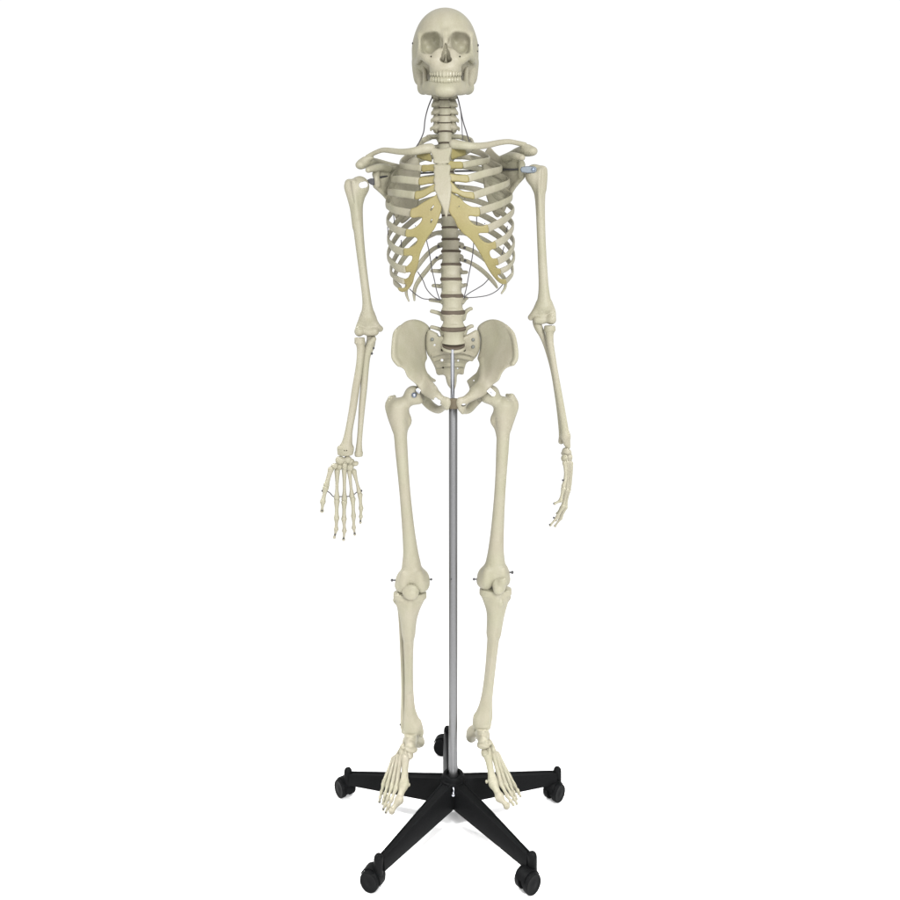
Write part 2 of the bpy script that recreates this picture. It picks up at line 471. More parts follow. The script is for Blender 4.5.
# cervical
ct = [90.5, 99.6, 107.7, 115.2, 122.7, 131.9]
for i in range(5):
    t0, t1 = ct[i], ct[i + 1]
    c = (t0 + t1) / 2; h = (t1 - t0) / 2 - .38
    w = 5.0 + i * .45; y = spy(c); x = spx(c)
    b = Bone(.95)
    b.drum((x, c, y), w, 1.0, h, .06, .9, lean=.25)
    for s in (-1, 1):
        far = (11.6, 11.8, 12.2, 12.8, 13.6)[i]
        b.t([(x + s * (w - .5), c - .4, y + .3, 2.4), (x + s * 8.6, c + .4, y + .7, 3.1), (x + s * far, c + 1.0, y + .9, 1.4), (x + s * (far + .4), c + 3.0, y + 1.0, 1.0)], k=1.2)
        b.e((x + s * 8.8, c + .3, y + 1.9), (3.6, .8, h * 1.45), k=1.2)
        b.e((x + s * (w + 1.2), c, y + 1.0), (3.0, .8, h * 1.3), k=1)
        b.e((x + s * (w + 2.4), c + h * .95, y - .3), (1.9, .8, 1.1), k=.8, sub=True)
        b.t([(x + s * 8, c, y + 2.2, 2.4), (x + s * 3, c + 2, y + 3.6, 2.2), (x, c + 3, y + 4.8, 2.2)], k=2)
    v = b.build('vertebra', BONE, SK)
    if i:
        Bone(.8, 1).drum((x, t0, y), w * .9, .88, .75, 0, .3, lean=.25).build('disc', DISC, v)

# thoracic
tt = [131.9, 143.3, 152.8, 162.4, 172.2, 182.4, 193.0, 204.2, 215.8, 227.7, 239.5, 251.3, 264.5]
TH_C = []
for i in range(12):
    t0, t1 = tt[i], tt[i + 1]
    gap = .42 + .05 * i
    c = (t0 + t1) / 2; h = (t1 - t0) / 2 - gap
    x, y = spx(c), spy(c)
    w = float(np.interp(i, [0, 3, 8, 11], [7.4, 7.0, 7.6, 9.8]))
    TH_C.append((x, c, y))
    b = Bone(1.1)
    b.drum((x, c, y), w, 1.35 + .02 * i, h, .09, .8)
    for s in (-1, 1):
        far = float(np.interp(i, [0, 2, 8, 11], [17, 15, 13, 10.5]))
        b.t([(x + s * (w - 1.5), c - h * .3, y + 1.2, 2.6), (x + s * w, c - h * .2, y + 2.4, 2.6), (x + s * far, c - h * .1, y + 3.6, 2.3)], k=2)
        b.e((x + s * 6, c, y + 2.6), (2.6, .8, h * 1.05), k=1.5)
        b.t([(x + s * 5, c, y + 2.8, 2.3), (x, c + 3.5, y + 4.2, 2.2), (x, c + 10, y + 5.4, 2.0)], k=2)
    v = b.build('vertebra', BONE, SK)
    Bone(.8, 1).drum((x - .05, t0, spy(t0)), w * 1.0, 1.32, gap + .35, -.02, .3).build('disc', DISC, v)

# lumbar
lt = [264.5, 279.2, 295.8, 312.0, 328.3, 343.6]
LTP = {0: ((431.8, 270.8), (466.6, 272.3)), 1: ((433.2, 285.6), (466.3, 285.0)), 2: ((430.2, 300.0), (466.8, 298.2)),
       3: ((431.5, 311.4), (471.3, 308.8)), 4: ((431.5, 327.2), (472.3, 326.2))}
for i in range(5):
    t0, t1 = lt[i], lt[i + 1]
    gap = 1.25 + .14 * i
    c = (t0 + t1) / 2; h = (t1 - t0) / 2 - gap
    x, y = spx(c), spy(c)
    w = 10.3 + i * .5
    if i == 4: h += .9; c -= .1
    b = Bone(1.1)
    b.drum((x, c, y), w + .5, 1.75, h, .13, 1.0, lean=(0, .03, .08, .16, .32)[i])
    if i < 4:
        b.t([(x - w * .72, c - h + .8, y - .4, 1.0), (x, c - h + .8, y - 1.45, 1.0), (x + w * .72, c - h + .8, y - .4, 1.0)], k=1.5)
        b.t([(x - w * .74, c + h - .8, y - .4, 1.1), (x, c + h - .8, y - 1.45, 1.1), (x + w * .74, c + h - .8, y - .4, 1.1)], k=1.5)
    for s, tp in zip((-1, 1), LTP[i]):
        b.t([(x + s * (w - 2), c - h * .3, y + 1.2, 3.0), (x + s * (w + .5), c * .3 + tp[1] * .7, y + 2.0, 2.2), (tp[0] - s * 1.2, tp[1], y + 2.2, 1.9), (tp[0], tp[1], y + 2.2, 1.7)], k=1.2)
        b.e((x + s * 7, c, y + 3.2), (3.2, 1.2, h * 1.6), k=2)
        b.t([(x + s * 6, c, y + 3.0, 2.6), (x, c + 1, y + 4.2, 2.4), (x, c + 2, y + 6.4, 3.2)], k=2)
    v = b.build('vertebra', BONE, SK)
    Bone(.8, 1).drum((spx(t0), t0 + .1, spy(t0)), w - .1, 1.72, gap + .3, -.03, .5, lean=(0, .02, .05, .11, .18)[i]).build('disc', DISC, v)

# ---------------------------------------------------------------- sacrum
b = Bone(1.15)
b.sheet([(428.2, 330, 3.6), (437, 333, 3.0), (446, 338, 1.6), (453.5, 342, 1.0), (461, 338, 1.6), (470, 333, 3.0), (477.6, 330, 3.6), (480.2, 341, 3.8), (479.2, 351, 4.4),
         (474.5, 359, 5.0), (467, 362.5, 6.0), (464.5, 369, 6.6), (463.2, 374.5, 7.0), (457.5, 374.6, 7.2), (456.5, 383, 6.6), (454.2, 390, 5.8), (450.8, 389, 5.8), (447, 383.5, 6.6),
         (444.5, 375.4, 7.2), (437.3, 374.8, 7.0), (434.8, 367.5, 6.6), (430.2, 358.6, 5.2), (426.6, 352, 4.4), (425.8, 340, 3.8)],
        [(453, 350, 2.6), (453, 358, 4.8), (453, 366, 6.4), (442, 350, 3.6), (464, 350, 3.6), (435, 342, 3.0), (471, 342, 3.0)], 3.6, smooth=4)
b.drum((453.6, 347.4, 1.5), 12.0, 1.9, 1.7, .0, 1.0, k=1.5, lean=.5)
b.t([(433, 356.0, 3.7, 1.2), (438, 353.8, 3.2, 1.6), (445, 352.0, 2.5, 1.7), (453, 351.6, 2.0, 1.6), (462, 352.0, 2.5, 1.7), (469, 353.8, 3.2, 1.6), (474, 356, 3.7, 1.2)], k=2)
b.t([(434, 361.0, 4.6, 1.2), (440, 358.4, 4.0, 1.5), (447, 357.4, 3.5, 1.5), (453, 357.2, 3.4, 1.4), (460, 357.4, 3.5, 1.5), (467, 358.6, 4.1, 1.5), (472, 360.4, 4.7, 1.1)], k=2)
b.t([(437.5, 367, 5.6, 1.2), (446, 365.6, 5.0, 1.4), (460, 365.6, 5.0, 1.4), (464, 366.6, 5.6, 1.1)], k=2)
for u, v, r in ((442.0, 360.2, 1.35), (458.2, 360.6, 1.0), (457.6, 368.4, .8), (434.6, 345.0, 1.0)):
    b.hole(u, v, r)
for u, v, r, y in ((442.4, 349.6, 1.5, 3.0), (464.0, 350.0, 1.4, 3.0), (439.2, 335, 1.9, 2.2), (443.2, 367.2, 1.0, 6.0)):
    b.e((u, v, y), (r, 1.3, r), k=.8, sub=True)
sac = b.build('sacrum', BONE, SK)
Bone(.8, 1).drum((453.6, 344.9, 1.4), 11.4, 1.84, 1.0, 0, .4, lean=.44).build('disc', DISC, sac)
for u, v, y in ((432.2, 339.4, 2.15), (473.0, 339.8, 2.1), (473.0, 346.8, 2.45)):
    pin('peg', u, v, y, 1.75, sac, mat_plain('peg_steel', (.10, .105, .095), .5, .1) if 'peg_steel' not in bpy.data.materials else bpy.data.materials['peg_steel'])

# ---------------------------------------------------------------- hip bones
b = Bone(1.2)
b.sheet([(430.4, 328.6, 5.0), (424.4, 322.4, 4.4), (415.5, 319.4, 3.2), (406.7, 320.8, 1.4), (399.8, 326, -.6), (394.8, 333, -2.0), (392.8, 348.7, -3.4), (393.0, 358.6, -4.2), (398, 365.4, -4.4),
         (404, 369.6, -3.6), (407.4, 376.6, -2.8), (412.4, 381.4, -2.8), (418.4, 386.2, -1.6), (423.0, 391.4, -1.4), (427.5, 394.8, -2.6), (433.3, 396.6, -3.8), (438.5, 394.6, -4.2), (435.8, 390.0, -3.2),
         (433.0, 384.2, -1.4), (429.0, 376.0, 1.0), (425.2, 369.4, 2.2), (424.2, 363, 3.2), (427.2, 358.6, 4.4), (426.2, 350.4, 4.8), (426.6, 338, 5.0), (428.6, 332, 5.0)],
        [(410, 342, .7), (403, 350, -1.5), (418, 340, 2.7), (415, 356, .6), (412, 330, 1.8), (414.5, 368, -1.0), (420, 378, -1.3), (402, 336, -.8), (398, 350, -2.6)], 2.6, smooth=4)
b.t([(399.4, 327.2, -.8, .3), (394.8, 333.6, -2.2, 1.4), (393.4, 348, -3.6, 1.6), (393.8, 357.6, -4.3, 1.6), (398.2, 364.2, -4.5, 1.2)], k=4)
b.e((420.5, 384, .6), (4.6, 1.6, 5.0), k=5)
b.t([(426, 389.4, -1.6, 4.0), (432.5, 393.4, -3.0, 4.0), (439.6, 398.6, -4.4, 3.9), (446.8, 402.5, -5.0, 4.4)], k=8)
b.t([(422.2, 361, 3.0, 2.2), (422.4, 369, 1.8, 2.4), (426.6, 379, -.6, 2.8), (433.6, 388.6, -2.8, 2.8)], k=4)
b.sheet([(443.8, 398.6, -5), (449.2, 398.8, -5.2), (449.2, 408.6, -4.8), (445.6, 409.8, -4.4), (442.6, 405.4, -4.6)], [], 3.0, k=3)
b.t([(421.5, 390, 1.4, 5.6), (425.0, 399.0, 3.0, 5.2), (431, 406, 2.6, 4.6), (438.2, 409.6, .2, 4.0), (443.5, 407.2, -3.2, 3.0), (446.5, 404.5, -4.4, 3.0)], k=3)
b.t([(421.6, 368, 3.0, 2.6), (426.5, 375.4, 3.6, 2.2), (430.6, 379.2, 4.4, 2.2), (434.4, 380.6, 5.0, 1.5)], k=2)
b.t([(427, 378, 3.6, 2.8), (425, 388, 3.2, 3.8), (425, 396, 3.0, 4.2)], k=3)
b.e((413.4, 394.2, .4), (8.6, 2.6, 8.6), k=1.5, sub=True)
b.hole(438.6, 401.6, 2.1, k=1); b.hole(435.8, 399.3, 1.8, k=1)
hip_l = b.build('hip_bone', BONE, SK)
b = Bone(1.2)
b.sheet([(477.2, 328.6, 5.0), (480.6, 323.8, 4.4), (488.4, 319.8, 3.2), (497.3, 319.8, 1.4), (506, 324.4, -.6), (513.4, 333.8, -2.0), (516.8, 348.7, -3.4), (516.8, 358.8, -4.2), (513.6, 364.8, -4.4),
         (506.2, 368.4, -3.6), (501.8, 373.6, -2.8), (499, 380.0, -2.8), (493.0, 384.6, -1.8), (487, 390.4, -1.4), (482.6, 394.6, -2.6), (476.8, 396.2, -3.8), (469, 396.0, -4.4), (474.6, 388.6, -3.2),
         (479.4, 383.6, -1.4), (480.6, 374.0, 1.0), (480.8, 368.4, 2.2), (480.0, 363, 3.2), (477.4, 358.6, 4.4), (479.6, 350.4, 4.8), (480.2, 340, 5.0), (478.8, 333, 5.0)],
        [(499.5, 342, 1.0), (506, 350, -1.1), (491, 340, 2.7), (494, 356, .8), (496, 330, 1.9), (494, 368, -.9), (488.5, 378, -1.2), (506.5, 336, -.6), (511.5, 350, -2.4)], 2.6, smooth=4)
b.t([(506.8, 326.4, -.8, .3), (512.8, 334, -2.3, 1.7), (515.6, 348, -3.8, 2.0), (515.8, 358, -4.6, 2.0), (513.0, 363.6, -4.9, 1.6)], k=3)
b.e((488.5, 384, .6), (4.6, 1.6, 5.0), k=5)
b.t([(482.6, 389.2, -1.6, 4.0), (476, 393.2, -3.0, 4.0), (468.6, 398.4, -4.4, 3.9), (460.4, 402.5, -5.0, 4.4)], k=8)
b.t([(482.2, 361, 3.0, 2.2), (482.6, 369, 1.8, 2.4), (480.6, 381, -.6, 2.6), (473, 389.6, -2.8, 2.5)], k=4)
b.sheet([(457.8, 398.8, -5.2), (463.6, 398.6, -5), (466.6, 404, -4.6), (463.2, 413.6, -4.0), (460.6, 411.8, -4.4), (457.8, 408.4, -4.8)], [], 3.0, k=3)
b.t([(484.5, 390, 1.4, 5.2), (479, 397.0, 2.6, 5.2), (474, 403.0, 2.0, 4.6), (468.6, 409.4, -.4, 4.0), (463.6, 410.8, -3.4, 3.0), (461.2, 407, -4.4, 3.0)], k=3)
b.t([(481, 369, 3.0, 2.8), (478, 375.5, 4.0, 2.8), (473.5, 379.0, 4.6, 2.4), (468.4, 381.2, 5.0, 1.4)], k=3)
b.sheet([(478, 374, 3.6), (468.6, 381.4, 5.0), (469.6, 389, 4.6), (470.4, 396.6, 3.6), (480, 398, 2.4), (484, 386, 1.4)], [], 2.2, k=3)
b.hole(473.8, 380.6, .75)
b.e((490.6, 394.0, .4), (8.6, 2.6, 8.6), k=1.5, sub=True)
b.e((463.2, 404.4, -4.8), (2.8, 1.3, 1.9), k=.8, sub=True)
hip_r = b.build('hip_bone', BONE, SK)
b = Bone(.9)
b.drum((453.5, 403.6, -4.9), 4.6, .75, 5.2, 0, .8)
b.build('pubic_disc', mat_plain('pubic_cartilage', (.075, .060, .036), .6, 0, .3, .1), SK)

# ---------------------------------------------------------------- femurs, shins
def screw_side(u, v, y, s, parent, r=1.25):
    pin('screw', u, v, y, r, parent, DARKSTEEL, (s, 0, 0), 5)

b = Bone(1.25)
b.e((413.4, 394.8, .2), (9.1, 2.0, 9.1))
b.e((418.4, 399.6, .2), (5.6, 1.5, 4.6), k=3)
b.t([(412, 397, .2, 7.0), (405, 402.5, .5, 6.6), (398, 407, .6, 8.4)], k=3)
b.t([(391.5, 399.6, 1.4, 4.0), (389.8, 406, 1.2, 4.9), (393.5, 416, .8, 6.0), (398.5, 426, .3, 6.8)], k=4)
b.t([(394.2, 396.8, 2.2, 2.0), (391.4, 399.5, 1.6, 2.8)], k=2)
b.t([(399, 408, .5, 9), (398.6, 416, .3, 9.0), (399.6, 426, 0, 7.2), (400.6, 438, -.2, 6.5), (401.4, 450, -.4, 6.3), (403.4, 475, -.8, 5.7), (405.6, 500, -1.0, 5.6), (408.4, 530, -1.0, 6.3), (410.6, 552, -.7, 7.6), (411.4, 564, -.4, 9.4), (412, 574, -.1, 11)], k=4)
b.t([(403.5, 412, .6, 5), (407.4, 420.6, 1.2, 4.4), (405.0, 427.5, .7, 3.6), (403, 434, .3, 3)], k=3)
b.e((402.8, 581.5, .3), (7.4, 2.5, 9.8), k=6)
b.e((421.4, 580.5, .3), (8.4, 2.5, 10.6), k=6)
b.e((400.6, 585.2, .3), (5.8, 2.3, 5.6), k=2)
b.e((423.0, 584.6, .3), (6.2, 2.3, 6.4), k=2)
b.t([(404.5, 575, -1.8, 4.6), (403.6, 584, -1.7, 4.4), (404, 588, -1.0, 4)], k=3)
b.t([(418.5, 574, -1.7, 5.0), (420.0, 583, -1.6, 5.0), (420.4, 588, -1.0, 4)], k=3)
b.e((411.5, 590.5, 1.2), (3.2, 2.8, 4.5), k=2, sub=True)
fem_l = b.build('femur', BONE, SK)
screw_side(391.6, 580.2, .2, -1, fem_l, 1.35); screw_side(431.6, 579.4, .2, 1, fem_l, 1.1)
pin('bolt', 414.2, 395.0, -2.1, 2.7, fem_l, mat_plain('bolt_steel', (.13, .15, .19), .3, .9), (.1, -1, 0), 2)
pin('bolt', 414.3, 395.0, -2.5, 1.3, fem_l, STEEL, (.1, -1, 0), 1)
b = Bone(.9, 0); b.sheet([(415.6, 390.2, -2.2), (417.8, 387.6, -2.1), (420.8, 390.6, -2.1), (419.4, 393.6, -2.2), (416.8, 392.4, -2.2)], [], .7); b.build('hip_bracket', STEEL, fem_l)

b = Bone(1.25)
b.e((490.5, 394.2, .2), (9.2, 2.0, 9.2))
b.e((485.4, 398.4, .2), (4.6, 1.3, 4.0), k=3)
b.t([(491.5, 397, .2, 7.0), (498, 402.0, .5, 6.8), (504.5, 406, .6, 8.6)], k=3)
b.t([(511.5, 397.4, 1.4, 3.8), (513.8, 405, 1.2, 5.0), (510.6, 414, .8, 5.8), (505.2, 425, .3, 6.8)], k=4)
b.t([(507.2, 395.2, 2.2, 1.8), (511.0, 397.0, 1.6, 2.8)], k=2)
b.t([(504, 407, .5, 9), (503.8, 416, .3, 8.8), (503.6, 426, 0, 7.2), (503.0, 438, -.2, 6.5), (502.4, 450, -.4, 6.3), (501.0, 475, -.8, 5.7), (499.4, 500, -1.0, 5.7), (497.4, 530, -1.0, 6.6), (496.0, 550, -.7, 7.9), (495.4, 562, -.4, 9.6), (494.8, 571, -.1, 11.4)], k=4)
b.t([(499, 411.5, .6, 5), (494.6, 420.0, 1.2, 4.4), (497.4, 427, .7, 3.6), (499.5, 434, .3, 3)], k=3)
b.e((486.2, 577.5, .3), (9.2, 2.5, 10.4), k=6)
b.e((502.6, 575.5, .3), (6.8, 2.5, 9.8), k=6)
b.e((484.6, 581.4, .3), (8.0, 2.3, 6.6), k=2)
b.e((504.4, 579.2, .3), (5.8, 2.3, 6.4), k=2)
b.t([(488, 571, -1.7, 5.0), (486.6, 580, -1.6, 5.0), (486.6, 584, -1.0, 4)], k=3)
b.t([(502.0, 571, -1.8, 4.6), (502.8, 580, -1.7, 4.4)], k=3)
b.e((495, 587.5, 1.2), (3.2, 2.8, 4.5), k=2, sub=True)
fem_r = b.build('femur', BONE, SK)
screw_side(473.6, 579.2, .2, -1, fem_r, 1.25); screw_side(512.6, 572.4, .2, 1, fem_r, 1.5)
b = Bone(.9, 0); b.sheet([(490.4, 387.6, -2.7), (496.0, 393.0, -2.7), (494.6, 396.4, -2.8), (492.0, 396.2, -2.8), (486.4, 391.2, -2.8)], [], .8, smooth=1)
br = b.build('hip_bracket', mat_plain('white_metal', (.62, .62, .64), .25, .2), fem_r)
pin('bolt', 491.6, 392.4, -2.95, 1.3, fem_r, STEEL, (0, -1, 0), 1)

b = Bone(1.1); b.e((410.6, 591.6, -2.35), (8.6, .75, 7.8)); b.e((410.8, 595.0, -2.9), (6.0, .7, 5.0), k=3)
b.build('kneecap', BONE, SK)
b = Bone(1.1); b.e((499.4, 585.2, -2.35), (7.0, .75, 8.2)); b.e((498.6, 590.0, -2.9), (5.0, .8, 4.6), k=3); b.e((502.8, 582, -2.9), (4, .8, 4.5), k=3)
b.build('kneecap', BONE, SK)

b = Bone(1.25)
b.drum((410.0, 595.0, .4), 16.6, 2.4, 3.2, 0, 1.2, k=3)
b.t([(402.0, 597.4, .2, 7.2), (404.2, 604, .1, 7.6), (407.8, 616, 0, 7.2), (408.5, 632, .4, 5.6)], k=2.2)
b.t([(418.2, 597.2, .2, 6.8), (413.6, 605, .1, 7.6), (409.4, 618, 0, 7.0), (408.6, 634, .4, 5.5)], k=2.2)
b.t([(409, 603, -.6, 8.4), (408.6, 613, -.4, 7.9), (408.4, 625, .1, 6.4), (408.6, 650, .8, 4.9), (408.9, 675, 1.4, 4.3), (409.2, 695, 1.8, 4.7), (409.8, 710, 2.0, 5.8), (411, 720, 2.2, 7.8), (412, 727, 2.2, 8.8)], k=4)
b.t([(409, 602, -1.9, 3.2), (409.0, 608, -1.8, 3.0), (409.6, 620, -1.25, 1.6), (410.2, 650, -.2, 1.2), (410, 690, .95, 1.1)], k=3)
b.t([(417, 724, 2.2, 5), (420.6, 731, 2.4, 3.2), (421.2, 735, 2.4, 2.2)], k=3)
b.drum((411.2, 730.6, 2.2), 8.6, 1.7, 2.2, 0, 1.2, k=3)
tib_l = b.build('tibia', BONE, SK)
b = Bone(1.1)
b.t([(396.6, 600, 2.2, 3.6), (399.4, 607, 2.4, 2.4), (400.9, 625, 2.6, 2.1), (402.0, 650, 2.9, 2.1), (403.2, 680, 3.1, 2.2), (403.4, 705, 3.0, 2.5), (403.4, 722, 2.6, 3.2), (404.0, 731, 2.6, 2.8)], k=3)
b.build('fibula', BONE, SK)
pin('screw', 400.0, 724.6, 2.4, .95, tib_l, DARKSTEEL, (-1, 0, .2), 3)

b = Bone(1.25)
b.drum((495.6, 591.2, .4), 16.1, 2.4, 3.2, 0, 1.2, k=3)
b.t([(487.8, 593.2, .2, 7.2), (491, 601, .1, 7.4), (494.6, 613, 0, 7.2), (493.6, 632, .5, 6.2)], k=2.2)
b.t([(503.0, 593, .2, 7.2), (500.4, 602, .1, 7.4), (496.6, 614, 0, 7.2), (494, 632, .5, 6.1)], k=2.2)
b.t([(496.4, 600, -.6, 8.4), (495.8, 612, -.4, 8.0), (494.8, 624, .1, 6.8), (492.6, 645, .8, 5.8), (490.2, 670, 1.4, 5.3), (487.4, 692, 1.8, 5.4), (485.0, 706, 2.0, 6.2), (483.0, 716, 2.2, 8.0), (482.0, 722, 2.2, 8.4)], k=4)
b.e((500.6, 603.4, -2.0), (3.4, .8, 4.2), k=2.5)
b.t([(499, 608, -1.8, 1.8), (496, 622, -1.2, 1.4), (493.4, 646, -.4, 1.2), (490.6, 672, .3, 1.2), (488, 692, .8, 1.1)], k=3)
b.t([(477.6, 718, 2.2, 4.5), (476.0, 725, 2.4, 3.2), (475.6, 729, 2.4, 2.4)], k=3)
b.drum((482.6, 725.4, 2.2), 8.4, 1.7, 2.2, 0, 1.2, k=3)
tib_r = b.build('tibia', BONE, SK)
b = Bone(1.1)
b.t([(507.6, 597, 2.4, 3.4), (505.0, 604, 2.8, 2.3), (500.0, 622, 3.0, 2.0), (496, 650, 3.2, 1.9), (492.4, 680, 3.2, 2.0), (490.0, 702, 3.0, 2.4), (489.4, 716, 2.6, 3.2), (488.8, 724, 2.6, 2.6)], k=3)
b.build('fibula', BONE, SK)

# ---------------------------------------------------------------- little long bones
def longbone(name, a, c, r0, rm, r1, mat, parent, vox=.8, tip=False, bend=None):
    """a, c = (u, v, y) ends; knuckled ends, thin middle"""
    b = Bone(vox, 1)
    a, c = np.array(a, float), np.array(c, float)
    q = lambda t: a + (c - a) * t + (np.array(bend) * 4 * t * (1 - t) if bend is not None else 0)
    if tip:
        b.t([(*q(0), r0), (*q(.35), rm), (*q(.8), rm * .85), (*q(1), r1)], k=.8, n=3)
    else:
        b.t([(*q(0), r0), (*q(.16), r0 * .82), (*q(.45), rm), (*q(.72), rm * 1.02), (*q(.9), r1 * .85), (*q(1), r1)], k=.8, n=3)
    return b.build(name, mat, parent)

def chain(parent, pts, radii, name):
    """finger or toe bones through joints"""
    n = len(pts) - 1
    for i in range(n):
        a, c = np.array(pts[i], float), np.array(pts[i + 1], float)
        g = (c - a) * .04
        last = i == n - 1
        r = radii[i]
        longbone(name, a + g * .6, c - g * .6, r * 1.04, r * .66, r * (.78 if last else .96), BONE, parent, tip=last)

# ---------------------------------------------------------------- feet
b = Bone(1.0)
b.drum((410.6, 737.2, 1.2), 6.8, 1.9, 5.4, .06, 1.8, k=2)
b.t([(410.5, 741, .4, 5.4), (410.4, 746, -1.0, 5.6)], k=2)
b.t([(413.5, 738.5, 3.0, 5.4), (418.2, 741.0, 5.2, 6.0), (419.6, 742.0, 6.6, 5.2)], k=4)
b.e((405.2, 741.5, 1.4), (2.8, 1.2, 4.4), k=2)
foot_l = b.build('foot', BONE, SK)
def tarsal(parent, c, r, rot=(0, 0, 0)):
    Bone(.8, 1).e(c, r, rot).e((c[0] + r[0] * .3, c[1] + r[2] * .25, c[2] - r[1] * .3), (r[0] * .75, r[1] * .8, r[2] * .75), rot, k=1.5).build('tarsal', BONE, parent)
tarsal(foot_l, (410.6, 748.6, -1.4), (6.6, 1.4, 3.2), (0, 8, 0))
tarsal(foot_l, (409.6, 754.6, -2.4), (3.6, 1.3, 3.6))
tarsal(foot_l, (405.0, 754.0, -2.2), (2.8, 1.2, 3.6))
tarsal(foot_l, (401.6, 752.4, -1.8), (2.6, 1.2, 3.8))
tarsal(foot_l, (403.6, 747.6, -.6), (3.0, 1.2, 4.2), (0, -20, 0))
for mt, toes, r in (
    (((405.6, 758.4, -3.2), (404.2, 782.4, -6.4)), ((403.6, 785, -6.8), (399.0, 800.0, -9.2), (391.6, 810.8, -10.4)), (4.0, 2.9, 4.4)),
    (((400.8, 757.4, -2.8), (396.6, 786.0, -6.8)), ((396.2, 788, -7.2), (391.4, 800.0, -9.2), (388.6, 806, -9.8), (385.9, 812.2, -10.2)), (2.3, 1.75, 2.3)),
    (((398.2, 756.4, -2.2), (392.2, 785.0, -6.4)), ((391.8, 787, -6.8), (387.6, 799.0, -8.8), (385.4, 804.4, -9.4), (383.2, 809.4, -9.8)), (2.2, 1.7, 2.2)),
    (((395.8, 757.0, -1.6), (388.0, 783.0, -5.6)), ((387.6, 785, -6.0), (385.0, 795.0, -7.8), (384.0, 799.6, -8.2), (383.0, 803.6, -8.6)), (2.2, 1.7, 2.1)),
    (((393.4, 759.0, -1.0), (384.2, 781.6, -4.8)), ((383.6, 784, -5.2), (381.2, 793.0, -6.6), (380.2, 797.2, -7.0), (379.4, 801.6, -7.2)), (2.5, 1.8, 2.1))):
    longbone('metatarsal', mt[0], mt[1], r[0] * 1.15, r[1] * 1.2, r[2] * 1.12, BONE, foot_l, .85)
    chain(foot_l, toes, [r[2] * 1.13 * f for f in (1, .9, .82)], 'toe_bone')
longbone('metatarsal', (401.5, 746.5, -1.0), (394.4, 759.6, -1.2), 1.7, 1.5, 2.2, BONE, foot_l)
b = Bone(.8, 1); b.e((408.8, 784.8, -6.6), (1.5, .4, 1.8)); b.build('toe_bone', BONE, foot_l)
for u, v, y in ((379.4, 802.2, -7.5), (383.4, 809.4, -10.1), (385.6, 812.4, -10.5)):
    pin('pin', u, v, y, .85, foot_l, DARKSTEEL, (0, -1, -.2), 1)

b = Bone(1.0)
b.drum((482.4, 732.4, 1.2), 6.8, 1.9, 5.4, .06, 1.8, k=2)
b.t([(482.6, 737, .4, 5.4), (483, 741, -1.0, 5.4)], k=2)
b.t([(478, 730, 3.0, 5.0), (473, 732.0, 5.0, 6.2), (471.4, 736.4, 6.4, 5.6)], k=4)
b.e((487.6, 736.0, 1.4), (2.6, 1.2, 4.4), k=2)
foot_r = b.build('foot', BONE, SK)
tarsal(foot_r, (483.4, 744.0, -1.4), (6.8, 1.4, 3.8), (0, -12, 0))
tarsal(foot_r, (484.6, 752.6, -2.4), (3.8, 1.3, 4.0), (0, -15, 0))
tarsal(foot_r, (489.2, 750.8, -2.2), (2.9, 1.2, 3.8), (0, -15, 0))
tarsal(foot_r, (492.6, 748.2, -1.8), (2.6, 1.2, 4.0), (0, -15, 0))
tarsal(foot_r, (490.4, 744.0, -.6), (2.6, 1.2, 4.4), (0, -25, 0))
for mt, toes, r in (
    (((488.0, 756.6, -3.2), (492.6, 780.2, -6.4)), ((493.6, 783.4, -6.8), (499.6, 797.4, -9.2), (506.6, 805.6, -10.4)), (4.0, 2.9, 4.5)),
    (((493.2, 754.6, -2.8), (500.6, 782.0, -6.8)), ((501.4, 784.4, -7.2), (507.4, 796.0, -9.2), (510.4, 800.6, -9.8), (513.4, 804.6, -10.2)), (2.3, 1.75, 2.2)),
    (((495.4, 753.2, -2.2), (504.8, 782.4, -6.4)), ((505.6, 784.6, -6.8), (511.4, 794.4, -8.8), (514.2, 799.0, -9.4), (516.8, 803.4, -9.8)), (2.2, 1.7, 2.1)),
    (((497.2, 753.6, -1.6), (509.4, 783.4, -5.6)), ((510.2, 785.4, -6.0), (513.4, 792.4, -7.8), (515.2, 796.0, -8.2), (516.6, 799.0, -8.6)), (2.2, 1.7, 2.0)),
    (((498.4, 756.0, -1.0), (513.8, 784.6, -4.8)), ((514.6, 786.4, -5.2), (517.4, 790.6, -6.6), (519.0, 793.4, -7.0), (520.6, 796.2, -7.2)), (2.5, 1.8, 2.0))):
    longbone('metatarsal', mt[0], mt[1], r[0] * 1.15, r[1] * 1.2, r[2] * 1.12, BONE, foot_r, .85)
    chain(foot_r, toes, [r[2] * 1.13 * f for f in (1, .9, .82)], 'toe_bone')
longbone('metatarsal', (492.0, 745.0, -1.0), (498.6, 757.6, -1.2), 1.7, 1.5, 2.2, BONE, foot_r)
b = Bone(.8, 1); b.e((486.6, 781.6, -6.6), (1.4, .4, 1.7)); b.build('toe_bone', BONE, foot_r)

